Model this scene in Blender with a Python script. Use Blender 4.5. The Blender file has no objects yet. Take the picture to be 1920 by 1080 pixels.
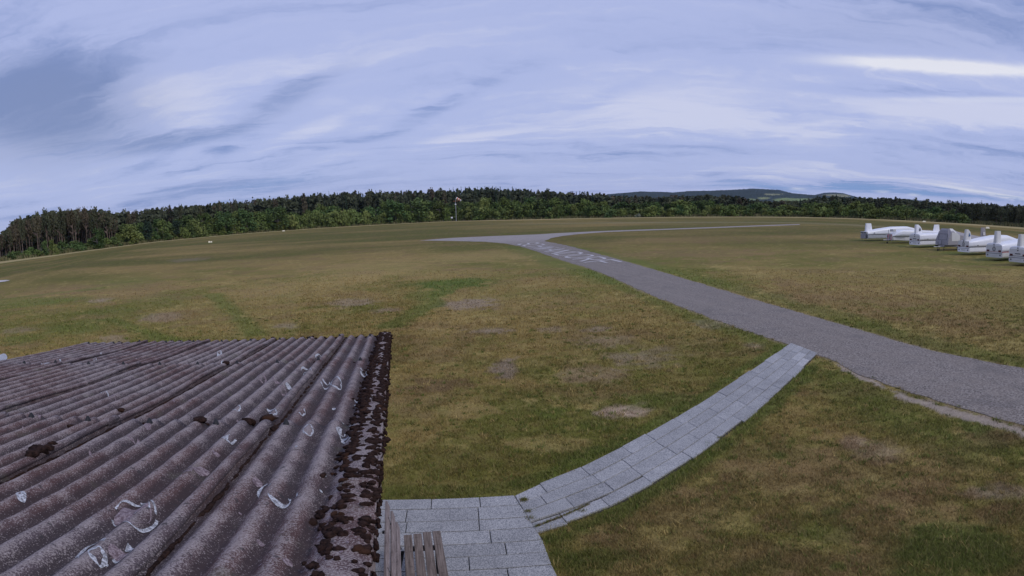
import bpy, bmesh, math, random
import numpy as np
from mathutils import Vector, Matrix
from mathutils.geometry import tessellate_polygon
R = math.radians
rng = np.random.default_rng(7); random.seed(7)
S = bpy.context.scene; COL = S.collection

# ------------------------------------------------------------------ camera (tilted equirectangular web-camera view)
F_, PITCH, ROLL, CX, CY, H = 1254.19, -.0970, -.0320, 1000.4, 514.1, 4.3      # pixels per radian of the 1920x1080 frame
fw = np.array([0, math.cos(PITCH), math.sin(PITCH)]); rt = np.array([1., 0, 0]); up = np.cross(rt, fw)
c_, s_ = math.cos(ROLL), math.sin(ROLL)
rt, up = c_*rt + s_*up, -s_*rt + c_*up
RC = np.array([rt, up, fw])
cd = bpy.data.cameras.new('camera'); cam = bpy.data.objects.new('camera', cd); COL.objects.link(cam); S.camera = cam
cam.matrix_world = Matrix(((rt[0], up[0], -fw[0], 0), (rt[1], up[1], -fw[1], 0), (rt[2], up[2], -fw[2], H), (0, 0, 0, 1)))
cd.type = 'PANO'; cd.clip_start = .05; cd.clip_end = 40000
pc = cd if hasattr(cd, 'panorama_type') else cd.cycles
pc.panorama_type = 'EQUIRECTANGULAR'
pc.longitude_min = -CX/F_; pc.longitude_max = (1920-CX)/F_
pc.latitude_max = CY/F_; pc.latitude_min = (CY-1080)/F_
S.render.resolution_x, S.render.resolution_y = 1024, 576
S.render.engine = 'CYCLES'

def ray(x, y):
    az = (x-CX)/F_; el = (CY-y)/F_
    return np.array([math.sin(az)*math.cos(el), math.sin(el), math.cos(az)*math.cos(el)]) @ RC
def gp(x, y, z=0.):                    # where a pixel of the photograph meets the height z
    d = ray(x, y); t = (H-z)/-d[2]
    return np.array([d[0]*t, d[1]*t])
def azel(x, y):
    d = ray(x, y); return math.atan2(d[0], d[1]), math.asin(d[2])
_hx = np.arange(-150, 2101, 10.)
def col_of_az(a):                      # pixel column of an azimuth along the horizon, and the horizon's row there
    q = np.stack([np.sin(a), np.cos(a), 0*a], -1) @ RC.T
    return CX + F_*np.arctan2(q[..., 0], q[..., 2]), CY - F_*np.arctan2(q[..., 1], np.hypot(q[..., 0], q[..., 2]))
def elev_at(px, py):                   # elevation angle of a pixel
    return azel(px, py)[1]

# ------------------------------------------------------------------ colour management, world and sun
S.view_settings.view_transform = 'Standard'; S.view_settings.look = 'None'
S.view_settings.exposure = 0.0; S.view_settings.gamma = 1.0; S.view_settings.use_curve_mapping = False
SUN_AZ, SUN_EL = R(125), R(42)         # azimuth measured from +Y towards +X

class NT:                              # terse node-graph writer
    def __init__(s, tree): s.t = tree; s.n = tree.nodes; s.l = tree.links
    def new(s, typ, **kw):
        n = s.n.new(typ)
        for k, v in kw.items(): setattr(n, k, v)
        return n
    def put(s, sock, v):
        if isinstance(v, bpy.types.NodeSocket): s.l.new(v, sock)
        elif isinstance(v, (tuple, list)) and len(v) == 3 and sock.type == 'RGBA': sock.default_value = (*v, 1)
        else: sock.default_value = v
    def m(s, op, a, b=0., c=0.):
        n = s.new('ShaderNodeMath', operation=op)
        for i, v in enumerate((a, b, c)): s.put(n.inputs[i], v)
        return n.outputs[0]
    def vm(s, op, a, b=None, c=None):
        n = s.new('ShaderNodeVectorMath', operation=op); s.put(n.inputs[0], a)
        if b is not None: s.put(n.inputs[1], b) if op != 'SCALE' else s.put(n.inputs[3], b)
        return n.outputs[1] if op in ('LENGTH', 'DOT_PRODUCT', 'DISTANCE') else n.outputs[0]
    def xyz(s, x, y, z):
        n = s.new('ShaderNodeCombineXYZ')
        for i, v in enumerate((x, y, z)): s.put(n.inputs[i], v)
        return n.outputs[0]
    def sep(s, v):
        n = s.new('ShaderNodeSeparateXYZ'); s.put(n.inputs[0], v); return n.outputs
    def mix(s, f, a, b, blend='MIX'):
        n = s.new('ShaderNodeMix', data_type='RGBA', blend_type=blend)
        s.put(n.inputs[0], f); s.put(n.inputs[6], a); s.put(n.inputs[7], b); return n.outputs[2]
    def noise(s, vec, scale, detail=4., rough=.55, dist=0., w=0.):
        n = s.new('ShaderNodeTexNoise', noise_dimensions='3D')
        s.put(n.inputs['Vector'], vec); n.inputs['Scale'].default_value = scale; n.inputs['Detail'].default_value = detail
        n.inputs['Roughness'].default_value = rough; n.inputs['Distortion'].default_value = dist
        return n.outputs[0]
    def ramp(s, v, a, b, c=0., d=1., smooth=True):
        n = s.new('ShaderNodeMapRange', interpolation_type='SMOOTHSTEP' if smooth else 'LINEAR')
        for i, q in enumerate((v, a, b, c, d)): s.put(n.inputs[i], q)
        return n.outputs[0]

W = bpy.data.worlds.new('World'); S.world = W; W.use_nodes = True
wt = NT(W.node_tree); W.node_tree.nodes.clear()
dirv = wt.new('ShaderNodeTexCoord').outputs['Generated']
dx, dy, dz = wt.sep(dirv)
sky = wt.new('ShaderNodeTexSky', sky_type='NISHITA'); sky.sun_disc = False
sky.sun_elevation = SUN_EL; sky.sun_rotation = SUN_AZ; sky.air_density = 1.0; sky.dust_density = .6; sky.ozone_density = 2.0
SKY_STR = .06
el = wt.m('ARCSINE', dz); az = wt.m('ARCTAN2', dx, dy)
dzc = wt.m('ADD', wt.m('MAXIMUM', dz, 0.), .10)
pv = wt.xyz(wt.m('DIVIDE', dx, dzc), wt.m('DIVIDE', dy, dzc), 0.)
def rotated(v, ang, sx, sy, off=(0, 0, 0)):
    n = wt.new('ShaderNodeMapping'); wt.put(n.inputs[0], v)
    n.inputs['Rotation'].default_value = (0, 0, ang); n.inputs['Scale'].default_value = (sx, sy, 1); n.inputs['Location'].default_value = off
    return n.outputs[0]
warp = wt.vm('ADD', pv, wt.vm('SCALE', wt.new('ShaderNodeTexNoise').outputs['Color'], 0.))
warpn = wt.new('ShaderNodeTexNoise'); wt.put(warpn.inputs['Vector'], pv); warpn.inputs['Scale'].default_value = .55; warpn.inputs['Detail'].default_value = 6; warpn.inputs['Roughness'].default_value = .6
pw = wt.vm('ADD', pv, wt.vm('SCALE', wt.vm('SUBTRACT', warpn.outputs['Color'], (.5, .5, .5)), 1.9))
n_big = wt.noise(rotated(pw, R(-28), .16, .42, (1.3, .4, 0)), 1.0, 4, .5)
n_mid = wt.noise(rotated(pw, R(-33), .30, 1.2, (4.1, 2.2, 0)), 1.0, 6, .55)
n_fine = wt.noise(rotated(pw, R(-22), .8, 3.6, (2.7, 9.2, 0)), 1.0, 6, .62)
def blob(px, py, wx, wy, tilt=0.):     # a soft spot round one direction of the sky
    a0, e0 = azel(px, py)
    da = wt.m('SUBTRACT', az, a0); de = wt.m('SUBTRACT', el, e0)
    de = wt.m('SUBTRACT', de, wt.m('MULTIPLY', da, tilt))
    de = wt.m('ADD', de, wt.m('MULTIPLY', wt.m('SUBTRACT', n_mid, .5), min(wy, 40)/F_*2.0)); de = wt.m('ADD', de, wt.m('MULTIPLY', wt.m('SUBTRACT', n_fine, .5), min(wy, 30)/F_*1.6))
    q = wt.m('ADD', wt.m('POWER', wt.m('DIVIDE', da, wx/F_), 2.), wt.m('POWER', wt.m('DIVIDE', de, wy/F_), 2.))
    return wt.m('EXPONENT', wt.m('MULTIPLY', wt.m('POWER', q, 1.5), -1.))
def addup(*v):
    r = v[0]
    for q in v[1:]: r = wt.m('ADD', r, q)
    return r
def mul(a, b): return wt.m('MULTIPLY', a, b)
n_wisp = wt.noise(rotated(pw, R(-24), 1.6, 13., (5.7, 1.2, 0)), 1.0, 5, .65)
thick = addup(mul(n_big, .95), mul(n_mid, 1.35), mul(n_fine, .85), mul(n_wisp, .35), -1.15)
thick = addup(thick, mul(blob(1050, 205, 420, 50, .0), .22), mul(blob(335, 185, 95, 52, -.1), .30), mul(blob(560, 255, 120, 17, .33), .34), mul(blob(860, 262, 110, 12, .12), .34), mul(blob(640, 290, 100, 12, .2), .32),
              mul(blob(380, 285, 70, 14, .2), .24), mul(blob(700, 130, 170, 40, .1), .12), mul(blob(1290, 180, 260, 30, -.05), .14), mul(blob(1650, 320, 400, 24, .02), .22), mul(blob(1830, 215, 260, 30, .03), .42), mul(blob(200, 315, 90, 10, .1), .16), mul(blob(1000, 315, 300, 16, 0), .12),
              mul(blob(95, 215, 165, 75, -.12), -.50), mul(blob(330, 262, 120, 20, .1), -.34), mul(blob(545, 180, 130, 30, .52), -.30), mul(blob(800, 215, 150, 19, .42), -.30), mul(blob(1140, 180, 90, 14, .35), -.14), mul(blob(950, 235, 90, 10, .1), -.16),
              mul(blob(1720, 172, 220, 12, -.02), -.42), mul(blob(1740, 60, 330, 42, 0), -.14), mul(blob(1640, 352, 420, 12, -.05), -.30), mul(blob(300, 380, 300, 22, .2), -.12), mul(blob(100, 392, 45, 6, .1), -.3),
              mul(blob(405, 282, 34, 9, 0), -.34), mul(blob(25, 408, 50, 6, 0), -.34), mul(blob(60, 60, 160, 60, -.4), -.12))
c1 = wt.mix(wt.ramp(thick, .0, .62), (.205, .290, .590), (.470, .535, .845))
c2 = wt.mix(wt.ramp(thick, .62, 1.15), c1, (.66, .69, .90))
white = addup(mul(blob(1770, 123, 210, 13, -.02), 1.25), mul(blob(1880, 186, 200, 6, .03), .45), mul(blob(1860, 363, 130, 4, -.13), .8), mul(blob(1495, 354, 16, 3), .6), mul(blob(1655, 358, 14, 3), .7), mul(blob(1715, 364, 13, 3), .6))
c2 = wt.mix(wt.m('MINIMUM', white, .92), c2, (.90, .90, .97))
dull = addup(blob(90, 210, 210, 105, 0), mul(blob(1760, 45, 330, 60), .28), mul(blob(545, 180, 130, 30, .5), .3), mul(blob(330, 262, 120, 20, .1), .4))
c3 = wt.mix(mul(wt.m('MINIMUM', dull, 1.), .42), c2, (.250, .285, .425))
clear = mul(addup(blob(1640, 358, 330, 15, -.03), mul(blob(420, 375, 240, 16, .2), .30)), wt.ramp(thick, .62, .2))
c4 = wt.mix(wt.m('MINIMUM', clear, .9), c3, (.205, .350, .680))
skyc = wt.vm('SCALE', sky.outputs[0], SKY_STR)
c5 = wt.mix(.88, skyc, c4)             # thin high cloud over most of the clear-sky light
below = wt.ramp(dz, -.02, -.12)
c6 = wt.mix(below, c5, (.10, .11, .10))
bg = wt.new('ShaderNodeBackground'); wt.put(bg.inputs[0], c6); bg.inputs[1].default_value = 1.0
wt.l.new(bg.outputs[0], wt.new('ShaderNodeOutputWorld').inputs[0])

sd = bpy.data.lights.new('sun', 'SUN'); so = bpy.data.objects.new('sun', sd); COL.objects.link(so)
sd.energy = 1.3; sd.angle = R(14); sd.color = (1, .95, .88)
sv = Vector((math.sin(SUN_AZ)*math.cos(SUN_EL), math.cos(SUN_AZ)*math.cos(SUN_EL), math.sin(SUN_EL)))
so.rotation_euler = sv.to_track_quat('Z', 'Y').to_euler(); so.location = (20, -20, 40)

# ------------------------------------------------------------------ helpers
def tag(o, label=None, cat=None, group=None, kind=None):
    if label: o['label'] = label
    if cat: o['category'] = cat
    if group: o['group'] = group
    if kind: o['kind'] = kind
    return o
def empty(name, loc, rz=0., **k):
    o = bpy.data.objects.new(name, None); COL.objects.link(o); o.location = loc; o.rotation_euler = (0, 0, rz); o.empty_display_size = .2
    return tag(o, **k)
def mesh_obj(name, me, mat=None, parent=None, **k):
    o = bpy.data.objects.new(name, me); COL.objects.link(o)
    if mat and not me.materials: me.materials.append(mat)
    if parent: o.parent = parent
    return tag(o, **k)
def np_mesh(name, verts, faces, smooth=False, attrs=None):
    """verts (n,3); faces (m,k) with k corners each"""
    me = bpy.data.meshes.new(name); verts = np.asarray(verts, np.float32); faces = np.asarray(faces, np.int32)
    me.vertices.add(len(verts)); me.vertices.foreach_set('co', verts.ravel())
    k = faces.shape[1]; me.loops.add(faces.size); me.loops.foreach_set('vertex_index', faces.ravel())
    me.polygons.add(len(faces)); me.polygons.foreach_set('loop_start', np.arange(0, faces.size, k, dtype=np.int32))
    try: me.polygons.foreach_set('loop_total', np.full(len(faces), k, np.int32))
    except Exception: pass
    me.polygons.foreach_set('use_smooth', np.full(len(faces), smooth))
    me.update(calc_edges=True)
    for an, data in (attrs or {}).items():
        data = np.asarray(data, np.float32)
        if data.ndim == 1: at = me.attributes.new(an, 'FLOAT', 'POINT'); at.data.foreach_set('value', data)
        else:
            at = me.attributes.new(an, 'FLOAT_COLOR', 'POINT')
            at.data.foreach_set('color', np.c_[data, np.ones(len(data))].astype(np.float32).ravel())
    return me
class MB:                               # collects polygons into one mesh
    def __init__(s): s.v = []; s.f = []; s.sm = []
    def add(s, vs, fs, smooth=False):
        o = len(s.v); s.v += [tuple(map(float, q)) for q in vs]; s.f += [tuple(i+o for i in f) for f in fs]; s.sm += [smooth]*len(fs); return s
    def box(s, x0, x1, y0, y1, z0, z1, bev=0.):
        if bev <= 0:
            vs = [(x, y, z) for z in (z0, z1) for y in (y0, y1) for x in (x0, x1)]
            return s.add(vs, [(0, 2, 3, 1), (4, 5, 7, 6), (0, 1, 5, 4), (2, 6, 7, 3), (0, 4, 6, 2), (1, 3, 7, 5)])
        b = bmesh.new(); bmesh.ops.create_cube(b, size=1)
        for q in b.verts: q.co = ((q.co.x+.5)*(x1-x0)+x0, (q.co.y+.5)*(y1-y0)+y0, (q.co.z+.5)*(z1-z0)+z0)
        bmesh.ops.bevel(b, geom=b.edges[:], offset=bev, segments=2, affect='EDGES', profile=.5)
        b.verts.index_update(); s.add([q.co for q in b.verts], [[q.index for q in f.verts] for f in b.faces]); b.free(); return s
    def tube(s, pts, rad, n=8, cap=True):
        pts = [Vector(p) for p in pts]; rs = rad if isinstance(rad, (list, tuple)) else [rad]*len(pts); vs = []
        for i, p in enumerate(pts):
            d = (pts[min(i+1, len(pts)-1)]-pts[max(i-1, 0)]).normalized()
            a = d.cross(Vector((0, 0, 1)) if abs(d.z) < .9 else Vector((1, 0, 0))).normalized(); b = d.cross(a)
            vs += [p+(a*math.cos(t)+b*math.sin(t))*rs[i] for t in [2*math.pi*k/n for k in range(n)]]
        fs = [(i*n+k, i*n+(k+1) % n, (i+1)*n+(k+1) % n, (i+1)*n+k) for i in range(len(pts)-1) for k in range(n)]
        s.add(vs, fs, True)
        if cap: s.add(vs[:n], [tuple(range(n))[::-1]]); s.add(vs[-n:], [tuple(range(n))])
        return s
    def loft(s, rings, cap=True, smooth=True, closed=True):
        n = len(rings[0]); vs = [p for r in rings for p in r]; m = n if closed else n-1
        s.add(vs, [(i*n+k, (i+1)*n+k, (i+1)*n+(k+1) % n, i*n+(k+1) % n) for i in range(len(rings)-1) for k in range(m)], smooth)
        if cap: s.add(rings[0], [tuple(range(n))]); s.add(rings[-1], [tuple(range(n))[::-1]])
        return s
    def build(s, name, mat, parent=None, **k):
        me = bpy.data.meshes.new(name); me.from_pydata(s.v, [], s.f); me.polygons.foreach_set('use_smooth', s.sm); me.update()
        b = bmesh.new(); b.from_mesh(me); bmesh.ops.recalc_face_normals(b, faces=b.faces[:]); b.to_mesh(me); b.free()
        return mesh_obj(name, me, mat, parent, **k)

def mat(name, col=(.5, .5, .5), rough=.7, metal=0., fn=None, spec=.3, trans=False):
    m = bpy.data.materials.new(name); m.use_nodes = True; nt = NT(m.node_tree); nt.n.clear()
    out = nt.new('ShaderNodeOutputMaterial'); p = nt.new('ShaderNodeBsdfPrincipled'); nt.l.new(p.outputs[0], out.inputs[0])
    nt.put(p.inputs['Base Color'], col); p.inputs['Roughness'].default_value = rough; p.inputs['Metallic'].default_value = metal
    p.inputs['Specular IOR Level'].default_value = spec
    nt.p = p; nt.out = out; nt.P = nt.new('ShaderNodeNewGeometry').outputs['Position']
    if fn: fn(nt)
    return m
def bump(nt, h, dist=.01, strength=.6):
    b = nt.new('ShaderNodeBump'); b.inputs['Distance'].default_value = dist; b.inputs['Strength'].default_value = strength
    nt.put(b.inputs['Height'], h); nt.l.new(b.outputs[0], nt.p.inputs['Normal'])
def attr(nt, n, out='Fac'):
    a = nt.new('ShaderNodeAttribute', attribute_name=n); return a.outputs[out]

# numpy value noise
_perm = rng.random((256, 256))
def vnoise(x, y):
    xi = np.floor(x).astype(int); yi = np.floor(y).astype(int); fx = x-xi; fy = y-yi
    fx = fx*fx*(3-2*fx); fy = fy*fy*(3-2*fy)
    a = _perm[xi & 255, yi & 255]; b = _perm[(xi+1) & 255, yi & 255]; c = _perm[xi & 255, (yi+1) & 255]; d = _perm[(xi+1) & 255, (yi+1) & 255]
    return (a*(1-fx)+b*fx)*(1-fy)+(c*(1-fx)+d*fx)*fy
def fbm(x, y, sc, oct=4, seed=0.):
    v = 0; a = 1.; t = 0; x = x*sc+seed*17.3; y = y*sc+seed*9.1
    for i in range(oct):
        v = v+a*vnoise(x, y); t += a; a *= .55; x, y = x*1.62+y*1.18+5.2, y*1.62-x*1.18+1.3
    return v/t
def sstep(v, a, b):
    t = np.clip((v-a)/(b-a), 0, 1); return t*t*(3-2*t)
def poly_dist(x, y, pts, closed=False):
    pts = np.asarray(pts, float); d = np.full(x.shape, 1e9)
    seg = list(zip(pts[:-1], pts[1:]))+([(pts[-1], pts[0])] if closed else [])
    for a, b in seg:
        ab = b-a; L = (ab*ab).sum()+1e-12; t = np.clip(((x-a[0])*ab[0]+(y-a[1])*ab[1])/L, 0, 1)
        d = np.minimum(d, np.hypot(x-a[0]-t*ab[0], y-a[1]-t*ab[1]))
    return d
def inside(x, y, poly):
    poly = np.asarray(poly, float); r = np.zeros(x.shape, bool); n = len(poly)
    for i in range(n):
        x0, y0 = poly[i]; x1, y1 = poly[(i+1) % n]
        if y0 == y1: continue
        c = ((y0 > y) != (y1 > y)) & (x < (x1-x0)*(y-y0)/(y1-y0)+x0); r ^= c
    return r
def G(L, z=0.): return np.array([gp(*q, z) for q in L])

# ------------------------------------------------------------------ layout read from the photograph
ROAD_PX = [(787, 451), (850, 446), (935, 442.3), (1007, 439.6), (1040, 437.5), (1135, 433), (1240, 429.4), (1340, 425.8), (1440, 422), (1500, 420.2),
           (1500, 421.6), (1440, 423.8), (1340, 427.6), (1240, 431.3), (1135, 435.3), (1085, 439), (1055, 442.5), (1034, 446.5), (1020, 452.3),
           (1055, 458.5), (1100, 470), (1150, 484), (1210, 501), (1300, 528), (1365, 547), (1430, 567), (1510, 590), (1590, 612), (1670, 637), (1760, 661), (1920, 692), (2100, 722),
           (2100, 880), (1920, 800), (1800, 764), (1700, 734), (1600, 697), (1550, 672), (1480, 647), (1390, 617), (1330, 597), (1270, 573), (1200, 545), (1150, 521), (1100, 502),
           (1060, 490), (1010, 473), (975, 462), (945, 456.5), (910, 453.4), (860, 452.2)]
ROAD = G(ROAD_PX)
PATH_U = G([(965, 932), (1000, 915), (1098, 876), (1178, 835), (1281, 777), (1388, 709), (1440, 674), (1484, 645)])
PATH_L = G([(1005, 1000), (1050, 988), (1118, 965), (1178, 938), (1296, 866), (1350, 826), (1424, 768), (1480, 718), (1534, 664)])
TERR = np.array([(-6.0, 8.72), (-2.6, 9.12), (-.40, 9.39), (-.30, 9.1), (-.22, 8.77), (-.10, 8.25), (.0, 8.01), (.06, 7.4), (.12, 7.03), (.3, 6.0), (.9, 4.7), (1.2, 2.0), (-6., 2.0)])
PATH = np.vstack([PATH_U, PATH_L[::-1]])
# shed roof frame: origin at the far right corner of the sheets; u to the left, v up the slope
AL, SL = -.207, .085; RO = np.array([-1.83, 8.212, H-1.525])
DV = -np.array([math.sin(AL)*math.cos(SL), math.cos(AL)*math.cos(SL), -math.sin(SL)]); DU = np.array([-math.cos(AL), math.sin(AL), 0.]); DN = np.cross(DV, DU)
DN = DN*np.sign(DN[2])
def RP(u, v, n=0.):
    u, v, n = np.broadcast_arrays(np.asarray(u, float), v, n); return RO+u[..., None]*DU+v[..., None]*DV+n[..., None]*DN
RW = 4.21
SHED = np.array([RP(2.5, .35)[:2], RP(RW-.2, .35)[:2], RP(RW-.2, 9.6)[:2], RP(2.5, 9.6)[:2]])
# far edge of the mown field: azimuth -> distance
EDGE_PX = [(-120, 506), (0, 490), (100, 477.5), (200, 464.5), (300, 452), (400, 442.5), (500, 434.5), (600, 427), (720, 420), (850, 412.5), (1000, 411), (1200, 407.3), (1350, 406), (1500, 406.6), (1600, 409),
           (1700, 413), (1800, 418.2), (1860, 422), (1920, 426), (2050, 437)]
_ea = []; 
for q in EDGE_PX:
    g = gp(*q); _ea.append((math.atan2(g[0], g[1]), math.hypot(*g)))
_ea = np.array(_ea); _ea[:, 1] = np.minimum(_ea[:, 1], 330)
def edge_d(a): return np.interp(a, _ea[:, 0], _ea[:, 1])

# ------------------------------------------------------------------ ground colour (colour of turf, straw and sand, with trailer shade painted in)
GREEN = np.array((.150, .145, .030)); LUSH = np.array((.125, .162, .032)); DRY = np.array((.290, .208, .070)); STRAW = np.array((.400, .295, .112))
BROWN = np.array((.190, .122, .058)); SAND = np.array((.400, .300, .205)); GREYS = np.array((.330, .255, .178)); GRAVEL = np.array((.34, .28, .22))
def spot(px, py, rx, ry, col, k=1., tilt=0.):
    g = gp(px, py); d = math.hypot(*g); e = np.array([g[0], g[1]])/d; t = np.array([e[1], -e[0]])
    g2 = gp(px, py-ry); rr = max(.05, (math.hypot(*g2)-math.hypot(*gp(px, py+ry)))/2)
    return (g, t, e, rx/F_*math.hypot(d, H), rr, col, k, tilt)
SPOTS = [spot(*q) for q in (
    (1155, 771, 50, 14, SAND, 1.0), (1172, 774, 26, 8, SAND*1.12, .7), (1345, 608, 38, 8, SAND, .8), (1385, 606, 24, 3, SAND*1.1, .8), (1414, 649, 17, 6, SAND, .7),
    (890, 568, 44, 10, GREYS, .8), (660, 567, 34, 8, GREYS, .7), (720, 582, 26, 4, GREYS, .6), (915, 621, 30, 5, GREYS, .7), (1120, 617, 28, 6, GREYS, .65), (950, 690, 28, 14, GREYS*.92, .9),
    (830, 720, 62, 12, BROWN*.95, .75), (1040, 618, 22, 5, GREYS, .5), (1200, 672, 66, 16, GREYS*1.06, .6), (1130, 640, 50, 12, GREYS, .4), (1110, 700, 60, 15, SAND*.9, .35),
    (300, 593, 40, 9, GREYS, .6), (190, 563, 24, 4, GREYS*1.15, .7), (210, 640, 26, 12, GREYS, .5), (540, 612, 34, 6, GREYS, .5), (355, 487, 34, 3, GREYS, .5), (30, 620, 30, 6, GREYS, .35),
    (1640, 848, 60, 20, SAND*.88, .55), (1605, 832, 22, 10, SAND*1.05, .5), (1870, 925, 58, 16, SAND*.82, .65), (1850, 820, 70, 18, BROWN*.9, .6), (1900, 960, 60, 24, BROWN*1.15, .45),
    (1290, 815, 60, 24, BROWN, .45), (1290, 960, 150, 60, BROWN*1.45, .45), (1560, 900, 260, 70, BROWN*1.45, .35), (1460, 950, 40, 18, DRY, .5), (1130, 1010, 60, 22, BROWN*1.25, .5), (1220, 900, 60, 25, BROWN*1.25, .45), (1480, 880, 200, 60, BROWN*1.4, .35),
    (1700, 985, 150, 80, BROWN*1.4, .4), (1430, 1040, 130, 40, BROWN*1.5, .5), (1560, 1060, 90, 40, BROWN*1.3, .4),
    (1790, 1045, 105, 62, LUSH*1.0, .8), (1540, 1000, 46, 30, LUSH*.95, .45), (1130, 1050, 60, 30, LUSH*.8, .6), (1050, 1040, 30, 30, LUSH, .6), (1420, 1065, 40, 18, LUSH, .35), (1820, 800, 46, 14, LUSH*1.1, .6),
    (1450, 850, 60, 14, GREEN, .35), (1560, 960, 20, 10, LUSH*.85, .6), (1460, 855, 14, 6, LUSH, .6), (1305, 940, 10, 5, LUSH, .7), (1570, 1062, 14, 8, LUSH, .7),
    (850, 531, 72, 8, LUSH*.95, 1.0), (800, 552, 40, 12, LUSH, .6), (1035, 774, 40, 15, LUSH*1.1, .7), (1010, 690, 40, 12, GREEN, .3), (1300, 660, 120, 30, GREEN, .3), (1230, 750, 70, 13, LUSH, .6), (1110, 800, 60, 12, LUSH, .55),
    (800, 890, 100, 40, GREEN, .45), (950, 868, 60, 20, GREEN, .35), (1080, 850, 60, 16, LUSH, .35), (1370, 700, 60, 18, GREEN, .4), (1040, 830, 60, 16, STRAW, .45), (880, 770, 60, 14, STRAW, .35),
    (140, 612, 60, 12, LUSH, .6), (45, 635, 40, 8, LUSH, .6), (200, 585, 70, 6, LUSH, .5), (120, 520, 70, 12, GREEN*.9, .5), (230, 530, 60, 10, LUSH, .4), (60, 565, 90, 8, LUSH, .5), (300, 560, 50, 8, LUSH, .35),
    (700, 505, 110, 18, STRAW, .35), (900, 480, 90, 9, STRAW, .35), (560, 540, 120, 20, STRAW, .30), (850, 600, 60, 8, STRAW, .3), (620, 590, 60, 12, STRAW, .3), (1000, 560, 70, 12, STRAW, .25),
    (350, 590, 60, 14, BROWN*1.3, .35), (250, 545, 90, 16, BROWN*1.4, .35), (100, 545, 90, 10, BROWN*1.4, .4), (1000, 480, 60, 5, STRAW, .3),
    (1550, 560, 180, 26, BROWN*1.35, .35), (1800, 600, 120, 30, BROWN*1.3, .3), (1650, 500, 160, 16, GREEN, .25), (1300, 475, 150, 9, BROWN*1.5, .45), (1700, 440, 160, 4, DRY, .5), (1250, 450, 200, 5, BROWN*1.5, .3),
    (1650, 450, 50, 3, LUSH*.9, .6), (1735, 461, 60, 4, LUSH*.9, .75), (1800, 474, 50, 4, LUSH*.9, .75), (1880, 487, 60, 5, LUSH*.9, .75), (900, 462, 90, 5, GREEN*.95, .7), (830, 470, 60, 5, GREEN, .4), (1860, 560, 90, 14, GREEN, .3), (1110, 450, 60, 4, GREEN*.9, .6))]  # LUSH ellipses along the trailers: greener grass with the trailers' shade painted in
BANDS = [(G([(728, 612), (775, 590), (815, 562), (842, 540)]),   .55, LUSH, .7), (G([(400, 552), (425, 575), (455, 600), (478, 628)]), .50, LUSH, .62),
         (G([(205, 598), (250, 615), (300, 632), (335, 645)]), .45, LUSH, .65), (G([(768, 534), (905, 527)]), .8, LUSH, .5),
         (G([(20, 560), (120, 548), (190, 540)]), .9, LUSH, .5), (G([(0, 578), (90, 568), (150, 560)]), .8, LUSH*1.05, .4),
         (G([(1100, 506), (1200, 552), (1330, 604), (1470, 652)]), .55, LUSH, .55), (G([(960, 462), (1010, 478), (1060, 496), (1150, 528)]), 1.4, LUSH*.95, .6),
         (G([(1040, 462), (1100, 476), (1250, 518), (1400, 562), (1560, 610), (1780, 676), (1920, 705)][:]) + np.array([1.2, .5]), .9, LUSH*1.02, .5),
         (G([(1535, 676), (1450, 752), (1360, 830), (1300, 872), (1180, 948), (1110, 985), (1010, 1020)]), .24, LUSH*.95, .75),
         (G([(1470, 648), (1380, 702), (1280, 768), (1175, 825), (1090, 862), (1000, 905)]), .2, LUSH, .7), (G([(720, 925), (860, 928), (950, 920)]), .25, LUSH, .5),
         (G([(1560, 700), (1620, 745), (1700, 790), (1850, 850)]), .7, LUSH*.95, .4)]
MIDW = 1.0
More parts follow.
